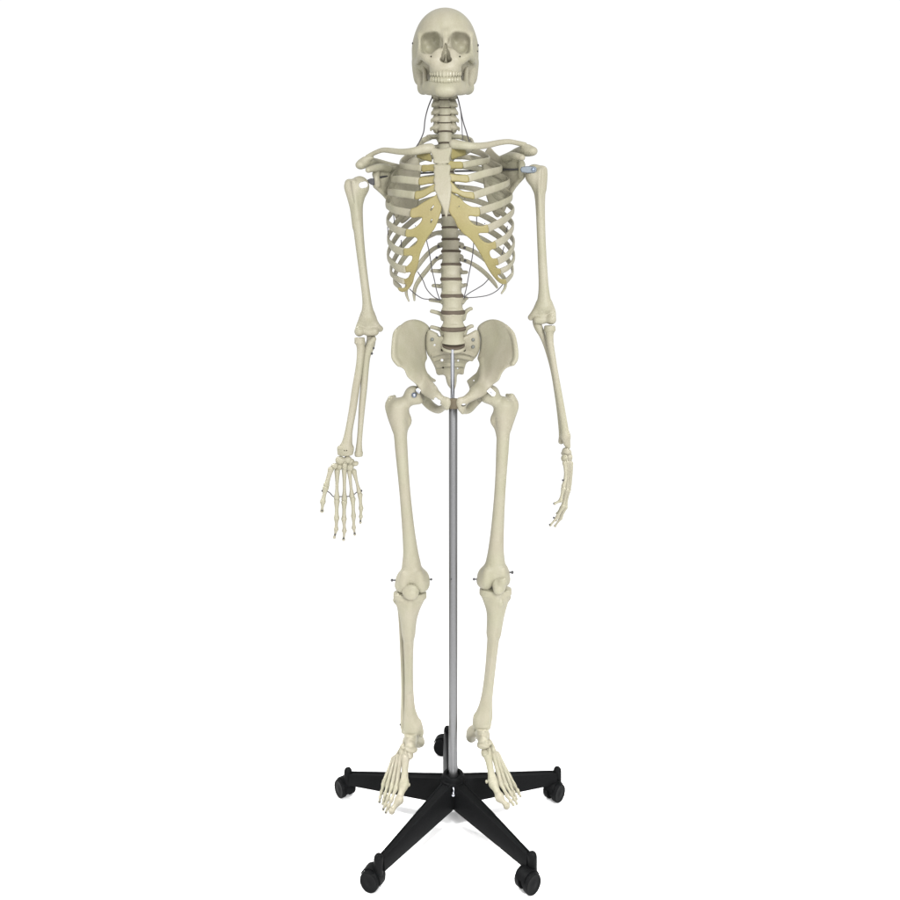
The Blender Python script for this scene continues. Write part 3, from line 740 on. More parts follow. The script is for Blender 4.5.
# ---------------------------------------------------------------- arms
b = Bone(1.2)
b.e((359.6, 186.0, 1.0), (9.6, 2.1, 9.9))
b.t([(349.2, 183.5, .4, 4.6), (349.0, 188, .4, 4.8), (352, 199, .6, 4.3), (354.6, 212, .8, 3.2), (356.4, 226, 1, 3.0)], k=3)
b.t([(358, 190, 1, 9), (357.2, 198, 1, 7.4), (357.0, 206, 1, 6.0), (357.8, 222, 1, 5.3), (360.0, 245, 1, 4.6), (363.2, 272, 1, 4.2), (366.4, 297, 1, 4.3), (367.4, 308, 1.1, 5.4), (368, 317, 1.2, 7.6)], k=4)
b.t([(353.5, 182, -1.0, 2.6), (354, 190, -.8, 2.4), (355.5, 202, -.4, 2), (357, 218, .2, 1.6)], k=3)
b.t([(366, 318, 1.2, 6.5), (360.5, 326, 1.2, 4.4), (359.2, 331.5, .6, 4.5)], k=3)
b.t([(369, 318, 1.2, 6.5), (376, 326, 1.4, 4.2), (380.0, 328.8, 1.8, 3.2)], k=3)
b.t([(359.5, 331.5, .5, 4.4), (364, 331, .8, 3.4), (368, 332, .8, 4.0), (374.4, 331.4, .8, 4.6)], k=2.0)
b.e((368.6, 326, -.9), (2.4, .6, 2.4), k=2, sub=True)
b.t([(368, 318, 1.3, 5), (369, 327, 1.3, 4.6)], k=3)
b.t([(349.6, 182, -1.3, .9), (350.6, 190, -1.2, 1.0), (353.2, 202, -.8, .8)], k=1.8, sub=True)
b.t([(362.0, 185.2, -9, 3.1), (362.0, 185.2, 12, 3.1)], k=.6, sub=True)
b.t([(364.6, 184.6, -9, 3.2), (364.6, 184.6, 12, 3.2)], k=.6, sub=True)
b.t([(362.2, 316, -.9, 1.2), (361.4, 326, -.8, 1.0)], k=2.5, sub=True)
hum_l = b.build('humerus', BONE, SK)
b = Bone(1.2)
b.e((534.6, 174.2, 1.0), (9.6, 2.1, 10.0))
b.t([(542.6, 170.5, .4, 4.8), (542.8, 176, .4, 4.6), (541.5, 188, .6, 4.2)], k=3)
b.t([(536.5, 178, 1, 9), (538.6, 186, 1, 7.2), (539.8, 194, 1, 5.6), (540.4, 210, 1, 4.6), (541.2, 235, 1, 4.3), (542.4, 262, 1, 4.5), (543.6, 285, 1, 5.0), (544.0, 298, 1.1, 6.4), (543.8, 306, 1.2, 8.0)], k=4)
b.t([(540.4, 171, -1.0, 2.8), (539.8, 180, -.8, 2.4), (539.6, 194, -.4, 2), (540.2, 216, .3, 1.4)], k=3)
b.t([(541, 307, 1.2, 6.2), (535, 313.5, 1.4, 4.2), (531.0, 317.4, 1.8, 3.2)], k=3)
b.t([(547, 306, 1.2, 6.4), (551.4, 312, 1.2, 4.4), (551.4, 319.6, .5, 4.6)], k=3)
b.t([(551, 319.6, .5, 4.4), (546, 319.6, .8, 3.6), (542.0, 320.2, .8, 4.0), (537.4, 319.8, .8, 4.2)], k=2.0)
b.e((542.0, 314.2, -.9), (2.2, .6, 2.4), k=2, sub=True)
b.t([(543, 307, 1.3, 5), (542.4, 315, 1.3, 4.6)], k=3)
b.t([(542.6, 168, -1.4, .8), (542.2, 178, -1.3, .9), (541.2, 194, -.8, .7)], k=1.8, sub=True)
hum_r = b.build('humerus', BONE, SK)
# right shoulder bracket
b = Bone(.8, 0); b.sheet([(521.5, 166.8, -.4), (534.5, 166.4, -1.4), (536.6, 169.4, -1.4), (534.6, 172.8, -1.4), (521.5, 172.4, -.4)], [], 1.0, smooth=2)
b.build('shoulder_bracket', mat_plain('bracket_steel', (.125, .145, .165), .45, .5), hum_r)
pin('bolt', 533.2, 169.4, -1.7, 2.0, hum_r, mat_plain('bolt_grey', (.16, .19, .24), .35, .7), (0, -1, 0), 1)
b = Bone(.8, 0); b.sheet([(367.4, 179.6, 1.2), (374.2, 178.4, 1.6), (374.2, 185.2, 1.8), (369.6, 183.8, 1.6)], [], 1.0, smooth=2)
b.build('shoulder_bracket', DARKSTEEL, hum_l)

b = Bone(1.0)
b.drum((359.6, 340.4, .4), 5.2, 1.15, 3.0, .02, 1.0)
b.t([(360.4, 344, .4, 4.4), (361.0, 349, .4, 4.2), (360.4, 358, .3, 3.8), (359.2, 368, .2, 3.7), (355.6, 390, 0, 3.9), (352.6, 410, -.2, 3.8), (349.0, 430, -.4, 3.8), (347.4, 441, -.5, 5.0), (346, 448, -.5, 6.4)], k=3)
b.drum((345.2, 450.8, -.5), 7.8, .95, 4.6, .0, 1.6, k=4)
b.t([(355.6, 348.2, .4, .5), (361, 348.6, -1.4, .5), (366.5, 348.2, .4, .5)], k=.5, sub=True)
b.e((344.6, 450.4, -1.6), (.7, .5, .7), k=.4, sub=True); b.e((346.6, 450.4, -1.6), (.7, .5, .7), k=.4, sub=True)
b.build('radius_bone', BONE, SK)
b = Bone(1.0)
b.t([(370.6, 334, 2.6, 4.2), (371.2, 340, 2.0, 4.6), (369.6, 347, 1.2, 4.8), (367.0, 355, 1.0, 3.9), (365.6, 366, .9, 3.6), (363.8, 388, .6, 3.5), (362.2, 404, .4, 3.3), (360.4, 428, .2, 2.7), (359.3, 442, .1, 2.8), (358.8, 452, .1, 3.7)], k=3)
b.t([(373.8, 339.2, .6, 2.6), (370.5, 343, .6, 3.0)], k=3)
b.drum((358.7, 454.4, .1), 4.0, .95, 2.2, 0, 1.2, k=2)
b.t([(369.5, 342, -.6, .5), (369.2, 350, -.3, .5)], k=1, sub=True)
uln_l = b.build('ulna', BONE, SK)
for u, v in ((373.6, 348.2), (372.0, 353.6)): pin('screw', u, v, .6, 1.2, uln_l, DARKSTEEL, (.8, -.8, 0), 4)

b = Bone(1.0)
b.drum((549.8, 328.2, .4), 5.7, 1.25, 2.6, .02, 1.2)
b.t([(549.6, 331, .4, 4.6), (549.6, 336, .4, 3.9), (550.4, 345, .3, 3.5), (552.4, 356, .2, 3.2), (554.8, 370, .1, 3.0), (558.2, 390, 0, 3.2), (561.4, 408, -.1, 3.3), (564.0, 424, -.2, 3.6), (565.6, 436, -.3, 4.2)], k=3)
b.t([(565.8, 436, -.3, 4.3), (566.6, 442, -.3, 3.8), (568.0, 446.4, -.3, 2.6)], k=3)
b.t([(544.4, 334.2, .4, .5), (549.6, 334.8, -1.4, .5), (555, 334.2, .4, .5)], k=.5, sub=True)
b.build('radius_bone', BONE, SK)
b = Bone(1.0)
b.t([(537.6, 314.5, 2.8, 3.6), (536.4, 321, 2.4, 4.0), (538.6, 327.5, 1.8, 4.2), (542.6, 336, 2.0, 3.2), (547.0, 349, 2.2, 2.4), (552.6, 370, 2.2, 2.2), (556.8, 395, 2.0, 2.2), (559.6, 416, 1.8, 2.3), (561.2, 434, 1.6, 2.4), (561.0, 441.5, 1.4, 2.8)], k=3)
uln_r = b.build('ulna', BONE, SK)

# ---------------------------------------------------------------- hands
b = Bone(.85, 1)
b.e((340.4, 460.6, -.6), (5.2, .8, 4.6), (0, 25, 0)); b.e((347.6, 460.0, -.5), (4.4, .8, 4.2), k=.4)
hand_l = b.build('hand', BONE, SK)
def carpal(parent, c, r, rot=(0, 0, 0)):
    Bone(.75, 1).e(c, r, rot).e((c[0] + r[0] * .35, c[1] - r[2] * .3, c[2] - .15), (r[0] * .6, r[1] * .8, r[2] * .6), rot, k=1).build('carpal', BONE, parent)
carpal(hand_l, (351.0, 462.2, -.3), (3.4, .8, 3.6))
carpal(hand_l, (355.2, 463.6, -.9), (3.3, .7, 2.5))
carpal(hand_l, (334.4, 466.4, -1.0), (4.0, .8, 3.2), (0, -20, 0))
carpal(hand_l, (339.6, 467.0, -.7), (3.2, .8, 3.2))
carpal(hand_l, (344.8, 466.4, -.9), (3.0, .8, 4.4))
carpal(hand_l, (350.2, 467.4, -.8), (3.6, .9, 4.2))
for mt, fing, r in (
    (((330.8, 469.6, -1.8), (326.4, 485.0, -2.8)), ((325.8, 487.6, -3.0), (322.8, 502.0, -3.6), (322.0, 511.0, -3.8)), (3.1, 2.3, 3.1)),
    (((337.2, 471.4, -1.0), (336.8, 498.0, -1.8)), ((336.8, 501.0, -2.0), (336.6, 518.6, -2.6), (336.2, 529.4, -2.4), (334.4, 537.4, -2.2)), (2.9, 1.75, 3.0)),
    (((344.4, 470.6, -.9), (344.4, 499.0, -1.6)), ((344.3, 501.8, -1.8), (344.0, 519.4, -2.4), (344.4, 531.0, -2.2), (343.6, 539.6, -2.0)), (2.7, 1.75, 3.0)),
    (((349.4, 471.4, -.7), (351.9, 496.2, -1.3)), ((352.8, 498.6, -1.5), (353.6, 516.4, -2.1), (353.8, 528.0, -1.9), (354.8, 534.4, -1.7)), (2.5, 1.6, 2.8)),
    (((354.0, 471.4, -.5), (359.2, 491.8, -1.0)), ((360.0, 494.6, -1.2), (361.0, 508.6, -1.7), (360.8, 516.8, -1.6), (360.4, 522.6, -1.5)), (2.7, 1.6, 2.6))):
    longbone('metacarpal', mt[0], mt[1], r[0], r[1], r[2], BONE, hand_l, .75)
    chain(hand_l, fing, [r[2] * f for f in (.98, .84, .70)], 'finger_bone')
pin('pin', 345.4, 457.0, -.9, .8, hand_l, DARKSTEEL)
sweep('knuckle_wire', [(326.5, 490.8, -3.0), (330, 493.0, -2.6), (333.6, 496.6, -2.0), (340, 496.6, -1.8), (348, 496.4, -1.6), (354.0, 494.4, -1.3), (356.5, 492.4, -1.2), (360, 490.8, -1.1)], WIRE, hand_l, .55)
pin('screw', 322.2, 490.8, -3.0, 1.15, hand_l, DARKSTEEL, (-1, 0, 0), 3); pin('screw', 361.6, 490.8, -1.1, 1.1, hand_l, DARKSTEEL, (1, 0, 0), 3)
for u, v, y in ((322.0, 510.6, -4.2), (335.2, 534.8, -2.7), (343.6, 538.4, -2.5), (354.6, 533.4, -2.1), (360.4, 521.0, -1.9)):
    pin('pin', u, v, y, .95, hand_l, DARKSTEEL, (0, -1, -.2), 1)

b = Bone(.85, 1)
b.e((566.2, 451.6, -.4), (4.4, 1.3, 4.2)); b.e((568.2, 452.6, .8), (3.4, 1.2, 3.8), k=.6)
hand_r = b.build('hand', BONE, SK)
carpal(hand_r, (564.4, 458.4, -1.8), (3.4, 1.0, 3.8)); carpal(hand_r, (567.6, 458.0, -.6), (3.2, .9, 4.2)); carpal(hand_r, (569.4, 457.6, .8), (3.0, 1.0, 4.2)); carpal(hand_r, (563.0, 453.4, .6), (2.0, .8, 2.2))
for mt, fing, r, bend in (
    (((564.6, 463.2, -3.2), (563.6, 486.0, -4.6)), ((563.4, 488.4, -4.8), (560.6, 500.6, -5.4), (554.6, 503.6, -5.6)), (2.4, 1.8, 2.4), (1.6, 0, 0)),
    (((566.6, 462.6, -2.0), (566.4, 488.0, -2.8)), ((566.2, 490.2, -3.0), (563.0, 506.6, -3.6), (557.4, 517.0, -3.8), (550.2, 525.4, -3.8)), (2.6, 1.7, 2.6), (1.0, 0, 0)),
    (((568.6, 462.4, -.4), (568.2, 488.0, -.8)), ((568.0, 490.6, -1.0), (565.2, 507.6, -1.4), (560.6, 518.2, -1.6), (555.0, 526.2, -1.6)), (2.6, 1.7, 2.6), (1.0, 0, 0)),
    (((570.2, 462.6, 1.0), (569.0, 486.6, .8)), ((568.8, 489.0, .6), (564.6, 504.4, .2), (560.2, 514.4, 0), (555.6, 520.4, 0)), (2.4, 1.6, 2.4), (1.0, 0, 0)),
    (((571.0, 463.4, 2.2), (569.6, 484.4, 2.2)), ((569.2, 486.6, 2.0), (565.6, 499.0, 1.8), (561.0, 508.0, 1.6), (556.8, 513.6, 1.6)), (2.3, 1.6, 2.2), (.8, 0, 0))):
    longbone('metacarpal', mt[0], mt[1], r[0], r[1], r[2], BONE, hand_r, .75, bend=bend)
    chain(hand_r, fing, [r[2] * f for f in (.98, .84, .70)], 'finger_bone')
for u, v, y, d in ((553.8, 503.6, -5.7, (-1, -.4, 0)), (549.6, 524.6, -4.0, (-1, -.4, .2)), (553.6, 517.6, -3.8, (-1, -.4, .3)), (562.6, 480.2, -4.6, (-1, -.3, 0)), (562.6, 486.0, -4.7, (-1, -.3, 0))):
    pin('pin', u, v, y, .95, hand_r, DARKSTEEL, d, 2)

# ---------------------------------------------------------------- shoulder girdle
b = Bone(1.15)
b.t([(430.5, 148.4, -6.6, 5.0), (424.4, 148.8, -7.0, 4.8), (413.4, 151.2, -6.8, 3.8), (401, 151.8, -5.0, 3.1), (389, 150.4, -2.8, 2.8), (382, 150.2, -1.4, 2.5), (374, 153.2, .2, 2.3), (367.8, 157.0, 1.0, 2.6)], k=3, flat=((0, 1, 0), .8))
b.build('clavicle', BONE, SK)
b = Bone(1.15)
b.t([(454.0, 144.2, -6.6, 5.0), (463.5, 145.4, -7.0, 4.3), (474.5, 146.2, -6.8, 3.6), (486.7, 145.2, -5.0, 3.3), (499, 142.6, -2.8, 2.9), (509, 141.6, -1.4, 2.6), (518, 143.2, .2, 2.5), (524.6, 145.0, 1.0, 2.8)], k=3, flat=((0, 1, 0), .8))
b.build('clavicle', BONE, SK)

b = Bone(1.15)
b.sheet([(413.6, 156.0, 8.4), (405, 160.6, 7.4), (397.5, 165.0, 6.2), (389.5, 166.6, 5.2), (381, 166.8, 4.2), (375.5, 171.0, 3.2), (373.2, 178.5, 2.6), (374.6, 186.4, 3.0), (382, 193.4, 4.4), (389, 200.4, 6.0), (395, 211, 7.6), (399.6, 221.6, 8.6), (404, 223, 9.2), (413, 214, 9.4), (419, 200, 9.4), (420.5, 182, 9.4), (420, 166, 9.0), (418.4, 158.4, 8.6)],
        [(400, 180, 8.0), (408, 190, 9.2), (388, 184, 5.4)], 1.8, smooth=4)
b.t([(417, 172, 9.4, 2.4), (402, 167.5, 9.4, 2.8), (388, 164.5, 7.4, 3.4), (374, 161.8, 4.4, 4.6), (364.6, 163.0, 1.6, 6.2), (360.6, 165.0, .4, 5.2)], k=4, flat=((0, 0, 1), .85))
b.t([(371.5, 157.4, 1.0, 2.4), (365, 160, .8, 3.6)], k=2)
b.t([(388, 168.6, 4.6, 4.2), (381, 167.2, 2.4, 3.8), (373.5, 168.4, .2, 3.4), (368.2, 170.0, -1.0, 2.9)], k=3)
b.t([(376, 173.5, 2.8, 3.6), (375.6, 179, 2.4, 4.2), (377.2, 184.4, 2.8, 3.6)], k=3)
b.t([(375.5, 186, 3.0, 2.2), (388, 199, 5.8, 2.2), (398, 219, 8.4, 2.0)], k=2)
b.e((370.6, 179.6, 1.6), (3.4, 1.8, 6.2), k=1.5, sub=True)
sca_l = b.build('scapula', BONE, SK)
b = Bone(1.15)
b.sheet([(490.4, 147.6, 8.4), (494.6, 152.0, 7.4), (500.2, 156.4, 6.2), (506, 156.4, 5.2), (514, 158, 4.2), (520.5, 161.0, 3.2), (524.4, 167.5, 2.6), (523.6, 176.0, 3.0), (518, 183.4, 4.4), (512.4, 190.4, 6.0), (506, 202, 7.6), (501, 215, 8.6), (496, 217, 9.2), (490.5, 208, 9.4), (485, 192, 9.4), (482.6, 174, 9.4), (483, 158, 9.0), (486.4, 149.4, 8.6)],
        [(500, 172, 8.0), (493, 184, 9.2), (511, 174, 5.4)], 1.8, smooth=4)
b.t([(484, 164, 9.4, 2.4), (497, 159.6, 9.4, 2.8), (510, 154.6, 7.4, 3.4), (519, 151.2, 4.4, 5.0), (527.0, 150.8, 1.6, 6.8), (532.0, 151.2, .4, 5.6)], k=4, flat=((0, 0, 1), .85))
b.t([(522.5, 145.6, 1.0, 2.4), (528, 147.8, .8, 3.4)], k=2)
b.t([(506, 158, 4.6, 4.2), (511.5, 156, 2.4, 3.8), (516.5, 156.2, .2, 3.6), (522, 157.6, -1.0, 3.2)], k=3)
b.t([(521.5, 163.5, 2.8, 3.4), (522.4, 169, 2.4, 4.0), (521.2, 174.4, 2.8, 3.4)], k=3)
b.t([(522.6, 177, 3.0, 2.2), (512, 190, 5.8, 2.2), (502, 213, 8.4, 2.0)], k=2)
b.e((527.2, 169.2, 1.6), (3.2, 1.8, 6.0), k=1.5, sub=True)
sca_r = b.build('scapula', BONE, SK)

b = Bone(1.15)
b.sheet([(428.4, 147.6, -6.6), (434, 147.6, -6.7), (439.5, 149.0, -6.8), (446, 147.6, -6.7), (451.6, 147.2, -6.6), (451.2, 153, -7.0), (449.6, 158.6, -7.5), (449.0, 163.6, -8.0), (434.4, 163.6, -8.0), (433.2, 158.0, -7.5), (430.6, 152.6, -7.0)], [], 2.6, smooth=3)
b.sheet([(442.7 + (u - 442.7) * 1.1, v, y) for u, v, y in ((434.8, 164.6, -8.1), (449.2, 164.6, -8.1), (449.6, 170, -8.5), (449.2, 174, -8.7), (450.6, 178, -8.9), (450.0, 182, -9.1), (451.0, 186.5, -9.3), (450.4, 193, -9.6), (449.8, 200, -9.7), (448.6, 208, -9.6), (447.2, 215, -9.4), (445.8, 217.6, -9.3), (444.2, 214, -9.4), (441.8, 206.5, -9.6),
         (438.2, 198, -9.7), (436.8, 193.5, -9.6), (434.8, 189, -9.4), (435.4, 184.5, -9.2), (434.2, 180.5, -9.0), (435.2, 176, -8.8), (434.4, 171.5, -8.5), (435.2, 168, -8.3))], [], 2.2, k=.6, smooth=2)
b.t([(442, 164, -10, .3), (442, 164.2, -6, .3)], k=.3, sub=True)
b.build('sternum', BONE, SK)

# ---------------------------------------------------------------- ribs
AX = (P(449, 200, 0)[0], .015)
# side: (junction, front-lateral, lateral extreme) by rib number
RIB_L = {1: ((418.0, 154.8, -3.6), (417.4, 149.6, -.4), (420.6, 143.6, 2.6)),
         2: ((421.6, 168.4, -6.3), (407.5, 167.0, -3.6), (400.6, 164.6, 1.4)),
         3: ((419.2, 181.4, -7.4), (402.5, 179.6, -5.0), (392.0, 179.0, .8)),
         4: ((414.8, 195.4, -8.0), (399.0, 193.4, -5.0), (388.6, 191.6, .8)),
         5: ((410.6, 213.2, -8.2), (396.4, 210.4, -5.2), (386.6, 204.6, .8)),
         6: ((405.8, 232.8, -8.0), (395.6, 229.4, -5.4), (387.4, 221.6, .8)),
         7: ((403.8, 252.2, -7.0), (395.6, 249.4, -4.8), (388.2, 239.4, 1.0)),
         8: ((405.6, 269.6, -5.6), (397.4, 267.6, -3.8), (388.0, 256.4, 1.4)),
         9: ((404.0, 281.4, -3.6), (398.4, 279.4, -2.2), (390.8, 271.6, 2.2)),
         10: ((400.6, 288.6, -1.2), (398.0, 285.6, .4), (394.2, 280.4, 3.2))}
RIB_R = {1: ((465.4, 152.0, -3.6), (472.6, 147.6, -.4), (471.6, 141.6, 2.6)),
         2: ((462.8, 165.2, -6.3), (478.0, 162.4, -3.6), (489.0, 160.0, 1.4)),
         3: ((468.0, 178.6, -7.4), (486.0, 173.2, -5.0), (501.0, 169.2, .8)),
         4: ((473.4, 195.8, -8.0), (492.0, 189.4, -5.0), (508.6, 182.4, .8)),
         5: ((479.6, 211.0, -8.2), (496.0, 206.0, -5.2), (511.4, 197.6, .8)),
         6: ((488.0, 228.6, -8.0), (500.0, 222.6, -5.4), (513.2, 211.0, .8)),
         7: ((495.4, 244.4, -7.0), (504.6, 239.0, -4.8), (513.0, 226.4, 1.0)),
         8: ((497.6, 261.4, -5.6), (506.6, 256.4, -3.8), (513.8, 243.6, 1.4)),
         9: ((500.4, 271.4, -3.6), (508.0, 267.6, -2.2), (514.0, 256.8, 2.2)),
         10: ((505.0, 282.2, -1.2), (509.0, 278.4, .4), (512.6, 270.8, 3.2))}
for s, R in ((-1, RIB_L), (1, RIB_R)):
    for k in range(1, 11):
        x, c, y = TH_C[k - 1]
        J, Fp, Lx = R[k]
        c0 = c - 1.5
        A0 = np.array([x + s * 7, c0, y + 1.4])
        L = np.array(Lx)
        dx = L[0] - A0[0]; dz = L[1] - A0[1]
        yb = 9.6 if k > 2 else (6.6, 8.2)[k - 1]
        pts = [tuple(A0), (x + s * 15, c0 + .5 + dz * .02, min(y + 3.4, yb)), (A0[0] + dx * .42, A0[1] + dz * .16, yb + .4), (A0[0] + dx * .76, A0[1] + dz * .48, yb - 1.6), (A0[0] + dx * .96, A0[1] + dz * .82, (yb + L[2]) * .5), Lx,
               (L[0] * .55 + Fp[0] * .45 + s * 1.0, L[1] * .5 + Fp[1] * .5, (L[2] + Fp[2]) / 2), Fp, J]
        h = 3.85 if k > 2 else 3.3
        if k >= 9: h = 3.0
        hr = [2.0, 2.3, 2.9, 3.1, 3.1, 3.1, h * .95, h, h * 1.03]
        tr = [1.6, 1.6, 1.5, 1.4, 1.3, 1.25, 1.2, 1.2, 1.3]
        if k == 1:
            tr = [1.6] * 9; hr = [2.2, 2.4, 2.6, 2.8, 2.8, 2.8, 2.8, 3.0, 3.2]
        sweep('rib', pts, BONE, SK, hr, tr, AX, 5, 14, 2.8)
r11 = sweep('rib', [(442, 245.6, 5.2), (435, 248, 6.4), (428, 253.6, 7.4), (420.5, 262.5, 7.8), (412.6, 274, 7.2), (407, 285, 5.8), (406.4, 294, 4.6), (409.0, 301.4, 4.0)], BONE, SK, [1.8, 2.2, 2.5, 2.6, 2.6, 2.5, 2.1, .9], [1.4] * 7 + [.8], AX, 5, 14, 2.6)
r12 = sweep('rib', [(441, 257.0, 4.6), (435, 260.4, 5.6), (428, 268.8, 6.6), (421, 277.6, 6.8), (416, 285.6, 6.4), (414.2, 293.0, 6.0), (414.4, 300.8, 5.6)], BONE, SK, [1.8, 2.2, 2.5, 2.6, 2.6, 2.3, 1.0], [1.4] * 6 + [.8], AX, 5, 14, 2.6)
r11b = sweep('rib', [(460, 246.6, 5.2), (467, 248.6, 6.4), (475, 252.2, 7.4), (486, 260.5, 7.8), (497, 270.6, 7.2), (504.6, 279, 5.8), (505.2, 287, 4.6), (501.4, 293.6, 4.0)], BONE, SK, [1.8, 2.2, 2.5, 2.6, 2.6, 2.5, 2.1, 1.3], [1.4] * 7 + [.9], AX, 5, 14, 2.6)
r12b = sweep('rib', [(460, 259.4, 4.6), (467, 261.4, 5.6), (475, 265.4, 6.6), (483.4, 271.6, 6.8), (490.6, 278.8, 6.4), (494.6, 283.6, 6.0), (497.4, 288.2, 5.6)], BONE, SK, [1.8, 2.2, 2.5, 2.6, 2.6, 2.3, 1.2], [1.4] * 6 + [.8], AX, 5, 14, 2.6)
for o, u, v, y in ((r11, 438.4, 246.6, 4.6), (r12, 436.6, 257.6, 4.0), (r11b, 464.6, 247.8, 4.6), (r12b, 465.2, 260.6, 4.0)):
    pin('screw', u, v, y, 1.35, o, DARKSTEEL, (0, -1, 0), 3)

def cart(pts, depth):
    b = Bone(1.05)
    b.sheet([(u, v, depth(u, v)) for u, v in pts], [], 1.75, smooth=3, rnd=.7)
    return b
def dl(J, st): return lambda u, v: float(np.interp(abs(u - 443), [abs(st[0] - 443), abs(J[0] - 443)], [st[1], J[1]]))
for J, stn, pts in (
    ((418, -3.8), (431, -6.4), [(416.8, 156.4), (419, 152.6), (424, 150.6), (428.6, 150), (431, 155), (432.0, 161.6), (427.5, 161), (421, 159.2)]),
    ((465, -3.8), (451.6, -6.4), [(451.4, 149), (454.5, 147.4), (460, 149.0), (465.4, 149.8), (465.4, 155), (458, 157.4), (451.2, 159.4)]),
    ((421.8, -6.4), (435, -7.9), [(421.8, 165.4), (428, 164.8), (436, 164.4), (436, 171.0), (428, 171.4), (422.0, 171.8)]),
    ((462.5, -6.4), (449, -7.9), [(448.6, 161.4), (455, 161.6), (462.2, 162.0), (462.8, 168.2), (456, 168.6), (448.8, 168.4)]),
    ((419.3, -7.5), (435, -8.6), [(419.4, 177.8), (428, 176.8), (436, 176.4), (436, 183), (428, 184), (419.2, 185.2)]),
    ((468, -7.5), (449.6, -8.6), [(449.0, 174), (458, 174.8), (467.8, 175.2), (468.4, 182.4), (458, 181.8), (449.2, 181)]),
    ((415, -8.1), (436, -9.1), [(415.2, 191.8), (421, 190.6), (428, 187.4), (433, 184.4), (437, 183.6), (437.5, 190.4), (432, 192.4), (425, 196.8), (419.5, 199.0), (415, 199.2)]),
    ((473.6, -8.1), (450, -9.1), [(449.6, 181.4), (453, 183.2), (458, 188.6), (465, 191.6), (473.2, 192.2), (474.2, 199.2), (470, 198.6), (463.5, 197.4), (456.5, 194.0), (449.4, 191)])):
    cart(pts, dl(J, stn)).build('costal_cartilage', CART, SK)
def dm(u, v):
    return float(np.interp(v, [195, 226, 240, 252, 264, 273, 282, 292], [-9.3, -9.2, -8.6, -7.7, -6.5, -5.0, -3.2, -1.2])) + max(0, abs(u - 444) - 30) * .03
ML = [(438, 192.6), (435, 195.6), (429, 199.0), (421.7, 203.4), (416, 207.2), (410.8, 209.6), (410.4, 217.0), (414.5, 217.8), (420.6, 217.2), (422.0, 219.2), (419.5, 223.6), (415, 227.4), (410.5, 229.2), (406.2, 229.4),
      (405.6, 236.4), (409.5, 237.2), (414.4, 237.2), (417.2, 239.2), (415.8, 243.6), (411.5, 246.6), (407.5, 248.2), (403.8, 248.6), (403.8, 255.6), (407.5, 255.6), (411.4, 255.8), (412.4, 257.6), (411.2, 261.2), (407.4, 265.6), (405.4, 266.8),
      (405.6, 272.4), (409.6, 272.2), (410.6, 273.4), (408.8, 276.8), (405.6, 278.8), (403.4, 279.2), (403.8, 284.0), (406.2, 284.4), (405.4, 287.0), (401.6, 288.0), (398.4, 287.4), (398.6, 290.2), (402.6, 292.2), (407.8, 290.0), (412.5, 283.6), (414.4, 276.7),
      (418.0, 265), (420.2, 254), (424.0, 245), (428.4, 236.6), (434, 229.6), (437.4, 222.5), (440.2, 214.6), (441.6, 209), (442, 203), (441, 196)]
MR = [(448.8, 190.6), (453.4, 194.6), (460, 198.0), (465, 203.0), (472, 206.8), (479.2, 207.6), (479.8, 215.2), (476.5, 216.8), (471.4, 216.0), (468.6, 216.9), (471.0, 221.6), (476.0, 225.2), (482.6, 225.8), (487.4, 224.6), (488.6, 232.4), (484.4, 233.0), (478.8, 233.6),
      (480.2, 238.0), (484.4, 241.8), (490, 243.0), (495.0, 241.2), (496.2, 248.2), (492.4, 249.4), (490.0, 251.2), (490.2, 255.2), (492.6, 258.4), (497.2, 258.6), (498.4, 265.0), (495.8, 265.6), (496.4, 268.2), (500, 268.8), (500.8, 274.2), (498.0, 274.6), (498.6, 277.2), (502.0, 279.0), (505.6, 279.4),
      (506.6, 283.4), (503.0, 284.4), (497.6, 281.4), (490.8, 273.2), (485.4, 263.8), (480, 253.4), (474.2, 244.0), (469.6, 238.6), (463.0, 233.4), (457.5, 227.4), (454.4, 220), (450.8, 215.0), (447.6, 208), (447.4, 198)]
b = cart(ML, dm)
b.sheet([(430.0, 210.4, -9.3), (432.8, 205.8, -9.3), (434.0, 205.2, -9.3), (433.4, 207.4, -9.3), (431.0, 211.0, -9.3)], [], 8, k=.3, sub=True, smooth=2)
b.sheet([(430.2, 222.8, -9.3), (431.0, 219.8, -9.3), (432.4, 218.4, -9.3), (432.2, 221.0, -9.3), (431.0, 223.2, -9.3)], [], 8, k=.3, sub=True, smooth=2)
cl = b.build('costal_cartilage', CART, SK)
cr = cart(MR, dm).build('costal_cartilage', CART, SK)
for o, u, v, y in ((cr, 458.4, 185.8, -9.95), (cr, 464.0, 187.2, -9.7), (cr, 458.8, 196.6, -10.2), (cr, 464.8, 198.4, -9.95), (cr, 459.0, 206.4, -10.6), (cr, 460.2, 230.4, -10.2), (cl, 415.4, 225.8, -9.6), (cr, 484.8, 223.6, -9.0), (cr, 495.6, 268.6, -5.0)):
    pin('stud', u, v, y, .6, o, DARKSTEEL, (0, -1, 0), 1.5)

